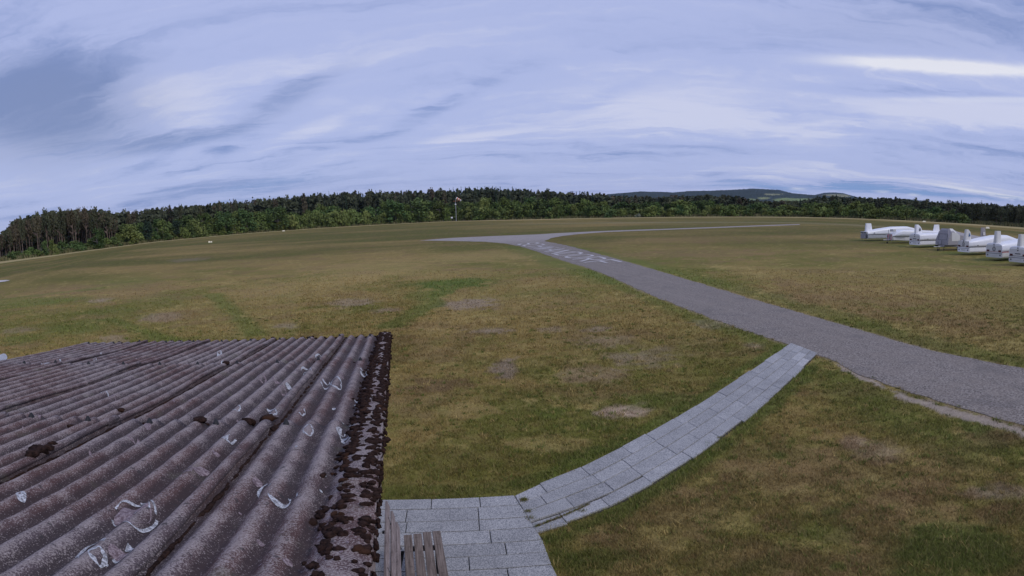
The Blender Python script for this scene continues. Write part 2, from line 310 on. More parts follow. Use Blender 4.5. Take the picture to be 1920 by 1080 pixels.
def ground_color(x, y, fine=True):
    r = np.hypot(x, y)+1e-6; a = np.arctan2(x, y); ed = edge_d(a); s = ed-r
    wx = x+2.2*(fbm(x, y, .35, 3, 1)-.5); wy = y+2.2*(fbm(x, y, .35, 3, 2)-.5)
    n1 = fbm(wx, wy, .22, 4, 3); n2 = fbm(wx, wy, .8, 4, 4); n3 = fbm(x, y, 3.3, 3, 5); n4 = fbm(x, y, .055, 3, 6)
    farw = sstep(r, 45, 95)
    # beyond the near turf the mowing leaves long streaks that follow the field's edge
    st = fbm(a*5., s*.10, 1., 4, 7); st2 = fbm(a*9., s*.34, 1., 3, 8)
    g = (n1-.5)*1.15+(n2-.5)*1.0+(n3-.5)*1.0+(n4-.5)*.6
    near_rim = sstep(s, 120, 50); gf = .10+((st-.5)*1.7+(st2-.5)*1.4)*(.15+.85*near_rim)+(fbm(x*.35+y*.1, y*1.1-x*.25, .06, 4, 9)-.5)*1.5*(1-near_rim)+(n4-.5)*.5
    g = g*(1-farw)+gf*farw
    w = sstep(g+.02, -.42, .46)[..., None]
    c = GREEN*w+DRY*(1-w)
    hi = sstep((n2-.5)*1.3+(n3-.5)*1.2-(n1-.5)*.6, .14, .55)[..., None]*(1-farw*.6)[..., None]
    c = c*(1-hi*.6)+STRAW*hi*.6
    br = sstep(fbm(wx, wy, .5, 4, 11), .54, .72)[..., None]*.42; c = c*(1-br)+BROWN*1.15*br
    wob = (n2-.5)*1.5+(n3-.5)*1.3; wob2 = (n3-.5)*1.3
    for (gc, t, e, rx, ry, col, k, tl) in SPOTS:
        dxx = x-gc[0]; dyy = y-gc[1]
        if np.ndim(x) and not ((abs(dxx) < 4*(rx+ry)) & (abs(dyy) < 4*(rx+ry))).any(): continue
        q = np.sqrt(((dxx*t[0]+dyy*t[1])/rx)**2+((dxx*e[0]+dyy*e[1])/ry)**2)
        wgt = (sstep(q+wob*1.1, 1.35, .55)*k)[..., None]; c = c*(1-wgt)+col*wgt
    for pts, wd, col, k in BANDS:
        q = poly_dist(x, y, pts)/wd; wgt = (sstep(q+wob*1.2, 1.5, .4)*k)[..., None]; c = c*(1-wgt)+col*wgt
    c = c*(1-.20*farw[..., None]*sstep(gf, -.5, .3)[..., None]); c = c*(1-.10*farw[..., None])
    # pale dry rim of the field, a second faint pale line inside it
    rim = sstep(s+(st-.5)*6, 24, 15)*sstep(s, -14, -3); c = c*(1-.85*rim[..., None])+np.array((.42, .34, .165))*.85*rim[..., None]
    rim2 = np.exp(-((s-95-(st-.5)*10)/7.)**2)*sstep(a, -.15, .1)*.45; c = c*(1-rim2[..., None])+np.array((.31, .26, .15))*rim2[..., None]
    # forest floor beyond
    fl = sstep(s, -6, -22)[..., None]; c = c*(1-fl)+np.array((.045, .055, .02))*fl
    # worn verge of sand and grit along the tarmac
    sh = sstep(poly_dist(x, y, SHOULDER)/.20+wob*1.5, 1.25, .5)[..., None]; c = c*(1-sh)+GRAVEL*sh
    dr = poly_dist(x, y, ROAD, True); sh = (sstep(dr+wob*.12, .16, .04)*.5*(r < 60))[..., None]; c = c*(1-sh)+GREYS*1.1*sh
    return c*(.74+.38*n3[..., None])
SHOULDER = G([(1568, 683), (1620, 708), (1700, 745), (1780, 772), (1850, 790), (1960, 826), (2080, 880)])

def grain(nt):
    P = nt.P; a = attr(nt, 'tint', 'Color')
    f1 = nt.noise(P, 26., 5, .7); f2 = nt.noise(P, 5.5, 4, .6)
    k = nt.m('ADD', nt.ramp(f1, .28, .72, .62, 1.38, False), nt.ramp(f2, .3, .7, -.16, .16, False))
    dist = nt.vm('LENGTH', P)
    k = nt.mix(nt.ramp(dist, 40., 110., 0., .6), nt.xyz(k, k, k), (1, 1, 1))
    c = nt.mix(1., a, k, 'MULTIPLY')
    n2 = nt.noise(P, 11., 3, .6); c = nt.mix(nt.ramp(n2, .52, .72, 0, .3), c, (.075, .068, .028))
    nt.put(nt.p.inputs['Base Color'], c); bump(nt, f1, .03, .5)
M_ground = mat('turf', rough=.95, spec=.1, fn=grain)

def build_ground():
    az = np.concatenate([np.arange(-180, -62, 4.), np.arange(-62, -49, 1.), np.arange(-49, 49.01, .125), np.arange(50, 62, 1.), np.arange(62, 180, 4.)])
    az = R(1)*az; rad = np.concatenate([[.6, 1.5, 2.5, 3.2], np.geomspace(3.7, 60, 330), np.geomspace(61, 420, 190), np.geomspace(450, 7800, 20)])
    A, Rr = np.meshgrid(az, rad, indexing='ij'); x = Rr*np.sin(A); y = Rr*np.cos(A)
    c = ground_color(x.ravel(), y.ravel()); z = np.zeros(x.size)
    n, m = len(az), len(rad); i = np.arange(n)[:, None]; j = np.arange(m-1)[None]; i2 = (i+1) % n
    f = np.stack([i*m+j, i2*m+j, i2*m+j+1, i*m+j+1], -1).reshape(-1, 4)
    v = np.c_[x.ravel(), y.ravel(), z]; cidx = len(v); v = np.vstack([v, [[0, 0, 0]]]); c = np.vstack([c, c[:1]])
    me = np_mesh('ground', v, f, False, {'tint': c})
    b = bmesh.new(); b.from_mesh(me); b.verts.ensure_lookup_table()
    for k in range(n): b.faces.new((b.verts[cidx], b.verts[((k+1) % n)*m], b.verts[k*m]))
    bmesh.ops.recalc_face_normals(b, faces=b.faces[:]); b.to_mesh(me); b.free()
    if me.polygons[0].normal.z < 0: me.flip_normals()
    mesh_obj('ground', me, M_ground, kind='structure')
build_ground()

# ------------------------------------------------------------------ tarmac strip
def flat_poly(name, poly, z, m, step=None, jit=0., **k):
    P = []
    for i in range(len(poly)):
        a, b = poly[i], poly[(i+1) % len(poly)]; L = np.linalg.norm(b-a); d = np.linalg.norm((a+b)/2)
        st = max(.12, d*.012) if step is None else step; n = max(1, int(L/st))
        for t in range(n):
            q = a+(b-a)*t/n
            if jit:
                nn = np.array([-(b-a)[1], (b-a)[0]])/L; s = min(1., .35+d/60)
                q = q+nn*jit*s*2*(float(fbm(np.array([q[0]]), np.array([q[1]]), 2.2, 3, 21)[0])-.5)
            P.append(Vector((q[0], q[1], z)))
    tri = tessellate_polygon([P]); me = bpy.data.meshes.new(name); me.from_pydata([tuple(q) for q in P], [], [tuple(t) for t in tri]); me.update()
    b = bmesh.new(); b.from_mesh(me); bmesh.ops.recalc_face_normals(b, faces=b.faces[:]); b.to_mesh(me); b.free()
    if sum(p.normal.z*p.area for p in me.polygons) < 0: me.flip_normals()
    return mesh_obj(name, me, m, **k)
def f_tar(nt):
    P = nt.P; f1 = nt.noise(P, 20., 4, .8); f2 = nt.noise(P, 1.3, 5, .6); f3 = nt.noise(P, 9., 3, .6)
    c = nt.mix(nt.ramp(f1, .38, .62), (.068, .058, .051), (.335, .295, .265))
    c = nt.mix(nt.ramp(f2, .35, .72, 0, .5), c, (.215, .182, .155)); c = nt.mix(nt.ramp(f3, .5, .8, 0, .4), c, (.09, .082, .085))
    # two wheel tracks, a shade darker, running the length of the strip
    x, y, z = nt.sep(P); q = nt.m('ADD', nt.m('MULTIPLY', x, .974), nt.m('MULTIPLY', y, .225))
    wv = nt.noise(nt.xyz(nt.m('MULTIPLY', q, 2.6), nt.m('MULTIPLY', y, .06), 0.), 1., 4, .6)
    c = nt.mix(nt.ramp(wv, .42, .7, 0, .35), c, (.27, .235, .205)); c = nt.mix(nt.ramp(y, 76., 100., 0, .55), c, (.38, .345, .33)); c = nt.mix(nt.ramp(nt.noise(P, .5, 5, .7), .55, .62, 0, .30), c, (.10, .092, .09))      # paler towards and beyond the fork
    nt.put(nt.p.inputs['Base Color'], c); bump(nt, f1, .012, .5)
M_tar = mat('tarmac', rough=.9, spec=.2, fn=f_tar)
flat_poly('taxiway', ROAD, .012, M_tar, jit=.19, kind='structure')

# painted place name on the tarmac
def f_paint(nt):
    n = nt.noise(nt.P, 7., 4, .65); nt.put(nt.p.inputs['Base Color'], nt.mix(nt.ramp(n, .52, .68, 0, .6), (.50, .48, .49), (.27, .25, .25)))
M_paint = mat('road_paint', rough=.8, fn=f_paint)
STROKES = {'S': [[(1, .78), (.85, 1), (.15, 1), (0, .85), (0, .62), (.15, .53), (.85, .47), (1, .38), (1, .15), (.85, 0), (.15, 0), (0, .22)]],
           'C': [[(1, .78), (.8, 1), (.2, 1), (0, .8), (0, .2), (.2, 0), (.8, 0), (1, .22)]], 'H': [[(0, 0), (0, 1)], [(1, 0), (1, 1)], [(0, .5), (1, .5)]],
           'W': [[(0, 1), (.22, 0), (.5, .8), (.78, 0), (1, 1)]], 'A': [[(0, 0), (.5, 1), (1, 0)], [(.22, .36), (.78, .36)]],
           'N': [[(0, 0), (0, 1), (1, 0), (1, 1)]], 'D': [[(0, 0), (0, 1), (.6, 1), (1, .75), (1, .25), (.6, 0), (0, 0)]],
           'O': [[(.5, 0), (.15, .05), (0, .3), (0, .7), (.15, .95), (.5, 1), (.85, .95), (1, .7), (1, .3), (.85, .05), (.5, 0)]],
           'R': [[(0, 0), (0, 1), (.75, 1), (1, .85), (1, .62), (.75, .5), (0, .5)], [(.45, .5), (1, 0)]], 'F': [[(0, 0), (0, 1), (1, 1)], [(0, .53), (.8, .53)]]}
def build_text():
    b0, b1 = gp(970.3, 457.8), gp(1096, 492.2); t0, t1 = gp(1004, 454.9), gp(1146, 487.0); word = 'SCHWANDORF'; sw = .27
    mb = MB(); zz = .02
    def at(s, h): f = s/9.; b = b0+(b1-b0)*f; return b+(t0+(t1-t0)*f-b)*h
    for i, ch in enumerate(word):
        for k, st in enumerate(STROKES[ch]):
            P = [at(i+.70*p[0], p[1]) for p in st]
            for j in range(len(P)-1):
                a, b = P[j], P[j+1]; d = (b-a)/max(1e-6, np.linalg.norm(b-a)); q = np.array([-d[1], d[0]])*sw/2; a2 = a-d*sw*.40; b2 = b+d*sw*.40
                z = zz+.004*((j % 2)+2*k)
                mb.add([(*(a2-q), z), (*(b2-q), z), (*(b2+q), z), (*(a2+q), z)], [(0, 1, 2, 3)])
    mb.build('road_marking', M_paint, kind='structure')
build_text()

# ------------------------------------------------------------------ granite slabs: path and terrace
def f_gran(nt):
    P = nt.P; a = attr(nt, 'tone'); f1 = nt.noise(P, 75., 3, .75); f2 = nt.noise(P, 2.2, 4, .6)
    c = nt.mix(nt.ramp(f1, .38, .62), (.094, .094, .096), (.500, .480, .450)); c = nt.mix(.22, c, (.30, .32, .36))
    k = nt.m('ADD', nt.m('MULTIPLY', a, .24), nt.ramp(f2, .3, .7, .76, 1.0, False)); c = nt.mix(1., c, nt.xyz(k, k, k), 'MULTIPLY')
    nt.put(nt.p.inputs['Base Color'], c); bump(nt, f1, .004, .4)
M_gran = mat('granite', rough=.75, spec=.3, fn=f_gran)
M_joint = mat('joint_soil', (.055, .05, .038), .95)
def slabs(name, rows, z0=.035):
    V = []; Fc = []; T = []
    for quad, tone in rows:
        quad = np.asarray(quad, float); c = quad.mean(0); gsz = .0055
        q = []
        for i in range(4):
            a, b, p = quad[i-1], quad[(i+1) % 4], quad[i]
            d1 = (a-p)/np.linalg.norm(a-p); d2 = (b-p)/np.linalg.norm(b-p); q.append(p+(d1+d2)*gsz)
        q = np.array(q); dz = rng.uniform(-.004, .004); o = len(V)
        inn = q+(c-q)/np.linalg.norm(c-q, axis=1)[:, None]*.007
        V += [(*p, .0) for p in q]+[(*p, z0+dz-.005) for p in q]+[(*p, z0+dz) for p in inn]; T += [tone]*12
        for i in range(4):
            j = (i+1) % 4; Fc.append((o+i, o+j, o+4+j, o+4+i)); Fc.append((o+4+i, o+4+j, o+8+j, o+8+i))
        Fc.append((o+8, o+9, o+10, o+11))
    me = np_mesh(name, V, Fc, False, {'tone': np.array(T)})
    b = bmesh.new(); b.from_mesh(me); bmesh.ops.recalc_face_normals(b, faces=b.faces[:]); b.to_mesh(me); b.free()
    return mesh_obj(name, me, M_gran, kind='structure')
def resample(P, n):
    d = np.r_[0, np.cumsum(np.linalg.norm(np.diff(P, axis=0), axis=1))]; t = np.linspace(0, d[-1], n)
    return np.c_[np.interp(t, d, P[:, 0]), np.interp(t, d, P[:, 1])], d[-1]
def build_path():
    U, Lu = resample(PATH_U, 401); Lw, _ = resample(PATH_L, 401); rows = []
    fr = [0, .26, .50, .755, 1.0]
    def at(t, f):
        i = min(max(t, 0), 1)*400; k = min(int(i), 399); w = i-k; a = U[k]*(1-w)+U[k+1]*w; b = Lw[k]*(1-w)+Lw[k+1]*w; return a+(b-a)*f
    for r in range(4):
        t = 0.; first = True
        while t < 1-1e-6:
            ln = rng.choice([.8, 1.0, 1.2])/Lu*rng.uniform(.9, 1.1)
            if first: ln *= rng.uniform(.3, .9); first = False
            t2 = 1. if t+ln > .97 else t+ln
            e0 = fr[r]+.004; e1 = fr[r+1]-.004
            if r == 3: e1 += rng.uniform(-.035, .035)
            if r == 0: e0 += rng.uniform(-.02, .015)
            if r == 3 and t < .12: e0 += .03
            tone = rng.uniform(0, 1)
            if (r == 2 and .83 < t < .92) or (r == 3 and .78 < t < .86): tone = 1.75
            rows.append(([at(t, e0), at(t2, e0), at(t2, e1), at(t, e1)], tone)); t = t2
    slabs('path', rows)
    flat_poly('path_bed', PATH, .008, M_joint, step=.4, kind='structure')
    # terrace rows, parallel to its far edge
    e = np.array([2.02, .24]); e /= np.linalg.norm(e); n = np.array([e[1], -e[0]]); o = np.array([-.39, 9.39]); rows = []
    wd = 0.; r = 0
    def right(w):                       # how far right a row may run at this depth
        ys = [(0, 0.), (.36, .05), (.66, .10), (.98, .15), (1.25, .17), (1.42, .214), (2.4, .235), (3.4, .40), (4.6, 1.0), (7.5, 1.6)]
        return float(np.interp(w, [a for a, _ in ys], [b for _, b in ys]))
    while wd < 7.0:
        w = rng.choice([.34, .38, .42]) if r else .36; x = right(wd+w/2)+rng.uniform(-.03, .03); k = 0
        while x > -5.2:
            ln = rng.choice([.75, 1.0, 1.25])*rng.uniform(.9, 1.1); x2 = x-ln
            if k == 0: x2 = x-ln*rng.uniform(.5, 1)
            w_ = w-.008; p = [o+e*x2+n*wd, o+e*x+n*wd, o+e*(right(wd+w) if k == 0 else x)+n*(wd+w_), o+e*x2+n*(wd+w_)]
            if k == 0: p[1] = o+e*right(wd)+n*wd
            rows.append((p, rng.uniform(0, .9))); x = x2; k += 1
        wd += w; r += 1
    slabs('terrace', rows, .033)
    flat_poly('terrace_bed', TERR, .006, M_joint, step=.5, kind='structure')
build_path()

# ------------------------------------------------------------------ turf blades near the camera
def build_grass():
    N = 620000
    px = rng.uniform(560, 2000, N); py = np.interp(rng.random(N), [0, .12, .45, 1], [505, 590, 760, 1110])
    extra = 90000; px = np.r_[px, rng.uniform(-60, 780, extra)]; py = np.r_[py, rng.uniform(520, 700, extra)]; N += extra
    az = (px-CX)/F_; el = (CY-py)/F_
    D = np.stack([np.sin(az)*np.cos(el), np.sin(el), np.cos(az)*np.cos(el)], -1) @ RC; t = H/-D[:, 2]
    x = D[:, 0]*t+rng.normal(0, .05, N); y = D[:, 1]*t+rng.normal(0, .05, N); d = np.hypot(x, y)
    jx, jy = rng.normal(0, .03, (2, N)); kx, ky = rng.normal(0, .07, (2, N)); ok = (d < 60) & ~inside(x+kx, y+ky, ROAD) & ~inside(x+jx, y+jy, PATH) & ~inside(x+jx, y+jy, TERR) & ~inside(x, y, SHED)
    c0 = ground_color(x, y); green = np.clip((c0[:, 1]/c0[:, 0]-.86)/.45, 0, 1); sandy = sstep(c0[:, 2]/c0[:, 0], .50, .66)
    clump = fbm(x, y, 2.6, 3, 31)
    ok &= rng.random(N) < np.clip((60-d)/28, 0, 1)*(1-.93*sandy)*(.45+.55*sstep(clump, .35, .6)+.3*green)
    x, y, d, c0, green, clump = [q[ok] for q in (x, y, d, c0, green, clump)]; n = len(x)
    h = (.026+.034*rng.random(n)+.028*green)*(.7+.6*clump); wdt = np.clip(.0034*d/7, .003, .024)*(.7+.6*rng.random(n))
    h = h*np.clip(d/16, 1, 1.5)
    # weeds and taller tufts
    q = rng.permutation(n)[:3200]; q = q[d[q] < 30]; m = 16; qi = np.repeat(q, m); sc_ = np.repeat(rng.uniform(.6, 1.5, len(q)), m)
    x = np.r_[x, x[qi]+rng.normal(0, .035, len(qi))*sc_]; y = np.r_[y, y[qi]+rng.normal(0, .035, len(qi))*sc_]; d = np.r_[d, d[qi]]; h = np.r_[h, rng.uniform(.035, .07, len(qi))*sc_]; wdt = np.r_[wdt, wdt[qi]*1.25]
    gcol = np.where((rng.random(len(q)) < .7)[:, None], LUSH*rng.uniform(.7, 1.1, (len(q), 1)), STRAW*rng.uniform(.8, 1.1, (len(q), 1))); c0 = np.r_[c0, np.repeat(gcol, m, 0)*.9]; n = len(x)
    # grass rooted in the open joints of the paving
    zb = np.full(n, -.003); gl = G([(1003, 992), (1060, 970), (1105, 949)]); gx = []
    for t_ in rng.random(1100): p_ = gl[0]+(gl[1]-gl[0])*t_*2 if t_ < .5 else gl[1]+(gl[2]-gl[1])*(t_*2-1); gx.append(p_+rng.normal(0, .012, 2))
    for (px_, py_, k_) in ((983, 941, 260), (990, 963, 130), (996, 975, 120), (1090, 962, 80), (1350, 824, 90)):
        p_ = gp(px_, py_); gx += [p_+rng.normal(0, .03, 2) for _ in range(k_)]
    gx = np.array(gx); k_ = len(gx); x = np.r_[x, gx[:, 0]]; y = np.r_[y, gx[:, 1]]; h = np.r_[h, rng.uniform(.015, .04, k_)]; wdt = np.r_[wdt, np.full(k_, .004)]; zb = np.r_[zb, np.full(k_, .03)]; c0 = np.r_[c0, np.where((rng.random(k_) < .5)[:, None], LUSH, BROWN)*.9]; n = len(x)
    th = rng.uniform(0, 2*np.pi, n); lean = rng.normal(0, .55, (n, 2))*h[:, None]; tx = np.cos(th)*wdt; ty = np.sin(th)*wdt
    v = np.empty((n, 3, 3)); v[:, 0] = np.c_[x-tx, y-ty, zb]; v[:, 1] = np.c_[x+tx, y+ty, zb]; v[:, 2] = np.c_[x+lean[:, 0], y+lean[:, 1], h+zb]
    tint = c0*(rng.uniform(.55, 1.6, (n, 1))); yel = (rng.random(n) < .22)[:, None]; tint = np.where(yel, tint*.5+np.array((.30, .24, .11))*.5, tint)
    me = np_mesh('turf_grass', v.reshape(-1, 3), np.arange(3*n).reshape(-1, 3), False, {'tint': np.repeat(tint, 3, 0)})
    def fb(nt): nt.put(nt.p.inputs['Base Color'], attr(nt, 'tint', 'Color'))
    mesh_obj('turf_grass', me, mat('grass_blade', rough=.8, spec=.15, fn=fb), kind='stuff', label='short patchy dry and green lawn turf of the airfield', cat='grass')
build_grass()

# ------------------------------------------------------------------ shed with corrugated fibre-cement roof
PIT = .885/7; CR0 = .125; AMP = .0195
LAPU = [.600+.885*k for k in range(4)]; LAPV = [-.03, 2.425, 4.99, 7.5]
def f_roof(nt):
    P = nt.P; cr = attr(nt, 'crest'); sd_ = attr(nt, 'seed'); rn = nt.new('ShaderNodeObjectInfo').outputs['Random']
    fine = nt.noise(P, 150., 3, .8); mid = nt.noise(P, 9., 4, .65); big = nt.noise(P, 1.4, 3, .6)
    base = nt.mix(nt.ramp(mid, .35, .7), (.090, .050, .047), (.138, .084, .080)); base = nt.mix(nt.ramp(big, .4, .62, 0, .6), base, (.098, .088, .100))
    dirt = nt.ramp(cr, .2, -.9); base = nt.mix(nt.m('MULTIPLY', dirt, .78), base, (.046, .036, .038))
    cover = nt.m('ADD', nt.m('MULTIPLY', cr, .085), nt.m('MULTIPLY', nt.m('SUBTRACT', mid, .5), .34)); cover = nt.m('ADD', cover, nt.m('MULTIPLY', nt.m('SUBTRACT', big, .5), .22))
    cover = nt.m('ADD', cover, nt.m('MULTIPLY', nt.m('SUBTRACT', rn, .5), .05))
    l1 = nt.ramp(nt.m('ADD', fine, cover), .53, .58)
    c = nt.mix(nt.m('MULTIPLY', l1, .72), base, (.350, .300, .280))
    v = nt.new('ShaderNodeTexVoronoi', feature='F1'); nt.put(v.inputs['Vector'], P); v.inputs['Scale'].default_value = 85.
    pk = nt.ramp(nt.m('ADD', v.outputs['Distance'], nt.m('MULTIPLY', cover, -.6)), .30, .16)
    c = nt.mix(nt.m('MULTIPLY', pk, .55), c, (.42, .36, .36))
    bl = nt.noise(P, 26., 2, .5); c = nt.mix(nt.ramp(bl, .62, .74, 0, .75), c, (.045, .040, .042))
    gr = nt.noise(P, 3.7, 3, .5); c = nt.mix(nt.ramp(gr, .60, .74, 0, .35), c, (.115, .115, .075))
    nt.put(nt.p.inputs['Base Color'], c); bump(nt, nt.m('ADD', fine, nt.m('MULTIPLY', mid, .8)), .004, .7)
M_roof = mat('weathered_sheet', rough=.9, spec=.15, fn=f_roof)
def f_moss(nt):
    n = nt.noise(nt.P, 60., 3, .7); b = nt.noise(nt.P, 6., 3, .6)
    c = nt.mix(nt.ramp(n, .3, .7), (.013, .008, .007), (.044, .025, .020)); c = nt.mix(nt.ramp(b, .55, .72, 0, .55), c, (.070, .033, .018))
    nt.put(nt.p.inputs['Base Color'], c); bump(nt, n, .006, 1.)
M_moss = mat('dry_moss', rough=1., spec=.05, fn=f_moss)
def f_wood(nt, a, b, sc=1.):
    tc = nt.new('ShaderNodeTexCoord').outputs['Object']; mp = nt.new('ShaderNodeMapping'); nt.put(mp.inputs[0], tc); mp.inputs['Scale'].default_value = (60*sc, 2.2*sc, 60*sc)
    n = nt.noise(mp.outputs[0], 1., 5, .6, .4); n2 = nt.noise(tc, 14., 4, .6)
    c = nt.mix(nt.ramp(n, .3, .7), a, b); c = nt.mix(nt.ramp(n2, .5, .75, 0, .55), c, tuple(q*.55 for q in a)); nt.put(nt.p.inputs['Base Color'], c); bump(nt, n, .004, .5)
M_greywood = mat('weathered_wood', rough=.85, fn=lambda nt: f_wood(nt, (.150, .115, .105), (.360, .300, .285)))
M_brownwood = mat('seat_wood', rough=.85, fn=lambda nt: f_wood(nt, (.105, .078, .064), (.255, .205, .175)))
M_wall = mat('stained_boards', rough=.8, fn=lambda nt: f_wood(nt, (.06, .035, .022), (.11, .07, .045), .4))
M_iron = mat('dark_iron', (.025, .025, .028), .6, .3)
shed = empty('shed', tuple(RP(2., 4.5)*[1, 1, 0]), label='shed with mossy purple-grey corrugated roof beside the wooden bench', cat='shed')
shinv = np.array([-shed.location.x, -shed.location.y, 0])
BV = []; BF = []
def build_roof():
    for ci, u0 in enumerate([0.]+LAPU):
        u1 = (LAPU[0]+.062) if ci == 0 else u0+.885+.062
        if ci == 4: u1 = RW
        for ri, v0 in enumerate(LAPV):
            v1 = (LAPV[ri+1]+.16) if ri < 3 else 9.9
            jr = rng.uniform(-.015, .015); tw = rng.uniform(-.004, .004); ph = rng.uniform(-.003, .003); sag = rng.uniform(-.004, .004)
            us = np.arange(u0-(.008 if ci else 0), u1+.001, PIT/12); vs = np.r_[np.arange(v0+jr, v1, .06), v1]
            U, V = np.meshgrid(us, vs, indexing='ij'); phs = 2*np.pi*(U-CR0-ph)/PIT
            w = np.cos(phs); n = AMP*(w*.92-.08*np.cos(2*phs))
            n += .012*np.clip(1-(V-v0)/1.2, 0, 1)+(ri and .004)                      # lower end rides on the sheet below
            if ci: n += .020*np.clip(1-(U-u0)/.09, 0, 1)*(1+.5*np.sin(V*3.1+ci*2))+.003
            n += tw*np.sin(V*1.3)+sag*np.sin((U-u0)*3)+.0016*np.sin(V*21+U*9)*rng.uniform(.3, 1)
            n += .0028*(fbm(U*1., V*1., 13., 3, ci+ri)-.5)*2
            if ri < 3: n -= .003
            top = RP(U, V, n).reshape(-1, 3); bot = RP(U, V, n-.0065).reshape(-1, 3); a, b = U.shape
            i = np.arange(a-1)[:, None]; j = np.arange(b-1)[None]; f = np.stack([i*b+j, (i+1)*b+j, (i+1)*b+j+1, i*b+j+1], -1).reshape(-1, 4); k = a*b
            fb = f[:, ::-1]+k; j0 = np.arange(b-1); i0 = np.arange(a-1)
            e1 = np.stack([j0, j0+1, j0+1+k, j0+k], -1); e2 = np.stack([(a-1)*b+j0+1, (a-1)*b+j0, (a-1)*b+j0+k, (a-1)*b+j0+1+k], -1)
            e3 = np.stack([(i0+1)*b, i0*b, i0*b+k, (i0+1)*b+k], -1); e4 = np.stack([i0*b+b-1, (i0+1)*b+b-1, (i0+1)*b+b-1+k, i0*b+b-1+k], -1)
            vv = np.vstack([top, bot])+shinv; ff = np.vstack([f, fb, e1, e2, e3, e4])
            crest_w = np.clip(w+.35*np.sin(phs), -1.2, 1.2)                               # lichen keeps to crests and their drier flank
            me = np_mesh('roof_sheet', vv, ff, False, {'crest': np.r_[crest_w.ravel(), crest_w.ravel()]})
            sm = np.zeros(len(ff), bool); sm[:2*len(f)] = True; me.polygons.foreach_set('use_smooth', sm)
            if me.polygons[0].normal.z < 0: me.flip_normals()
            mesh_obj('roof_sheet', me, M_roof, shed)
            BF.extend([tuple(q+len(BV)) for q in f]); BV.extend([tuple(q) for q in top])
    # verge capping along the right edge
    vs = np.arange(-.07, 9.9, .014); ang = np.linspace(-.1, np.pi*1.02, 15); rings = []
    rr = 1+.10*(fbm(vs, vs*0+3, 9., 3, 41)-.5)*2
    A, Vv = np.meshgrid(ang, vs, indexing='ij'); arc = np.abs(((Vv*11+1.5*fbm(vs, vs*0, 1.7, 3, 43)[None])+.30*np.sin(A)) % 1-.5)
    rad = .066*rr[None]+.007*(arc-.25)+.006*(fbm(A*.9, Vv, 16., 3, 44)-.5)*2
    U = .071+rad*np.cos(A)*1.1; N = .004+rad*.50*np.sin(A)
    step = .010*(((Vv/1.22) % 1) < .03); N = N+step
    top = RP(U, Vv, N).reshape(-1, 3)+shinv; a, b = U.shape; i = np.arange(a-1)[:, None]; j = np.arange(b-1)[None]; f = np.stack([i*b+j, (i+1)*b+j, (i+1)*b+j+1, i*b+j+1], -1).reshape(-1, 4)
    crest = np.sin(A)*.9-.25+.5*(arc-.25)
    me = np_mesh('verge_cap', top, f, True, {'crest': crest.ravel()})
    if me.polygons[len(f)//2].normal.z < 0: me.flip_normals()
    mesh_obj('verge_cap', me, M_roof, shed); BF.extend([tuple(q+len(BV)) for q in f]); BV.extend([tuple(q-shinv) for q in top])
build_roof()
from mathutils.bvhtree import BVHTree
bvh = BVHTree.FromPolygons([Vector(q) for q in BV], [tuple(int(i) for i in f) for f in BF])
def on_roof(u, v, off=.0):
    p = Vector(RP(u, v, .5)); h = bvh.ray_cast(p, Vector(-DN))
    return np.array(h[0])+DN*off if h[0] else np.array(RP(u, v, off))
def roof_uv(px, py):
    d = ray(px, py); o = np.array([0, 0, H]); t = ((RO-o)@DN)/(d@DN); p = o+d*t-RO; return p@DU, p@DV
_ico = bmesh.new(); bmesh.ops.create_icosphere(_ico, subdivisions=2, radius=1)
ICO_V = np.array([v.co for v in _ico.verts]); ICO_F = np.array([[v.index for v in f.verts] for f in _ico.faces]); _ico.free()
def lumps(items):
    V = []; Fc = []
    for k, (p, ax, ay, az_, rz) in enumerate(items):
        q = ICO_V*(1+.75*(fbm(ICO_V[:, 0]+k*3.1, ICO_V[:, 1]+ICO_V[:, 2]*1.7, 2.6, 4, 51)-.5)[:, None]*2)*[ax, ay, az_]
        c, s = math.cos(rz), math.sin(rz); q = np.c_[q[:, 0]*c-q[:, 1]*s, q[:, 0]*s+q[:, 1]*c, q[:, 2]]
        V.append(p+q[:, :1]*DU+q[:, 1:2]*DV+q[:, 2:]*DN); Fc.append(ICO_F+k*len(ICO_V))
    return np.vstack(V), np.vstack(Fc)
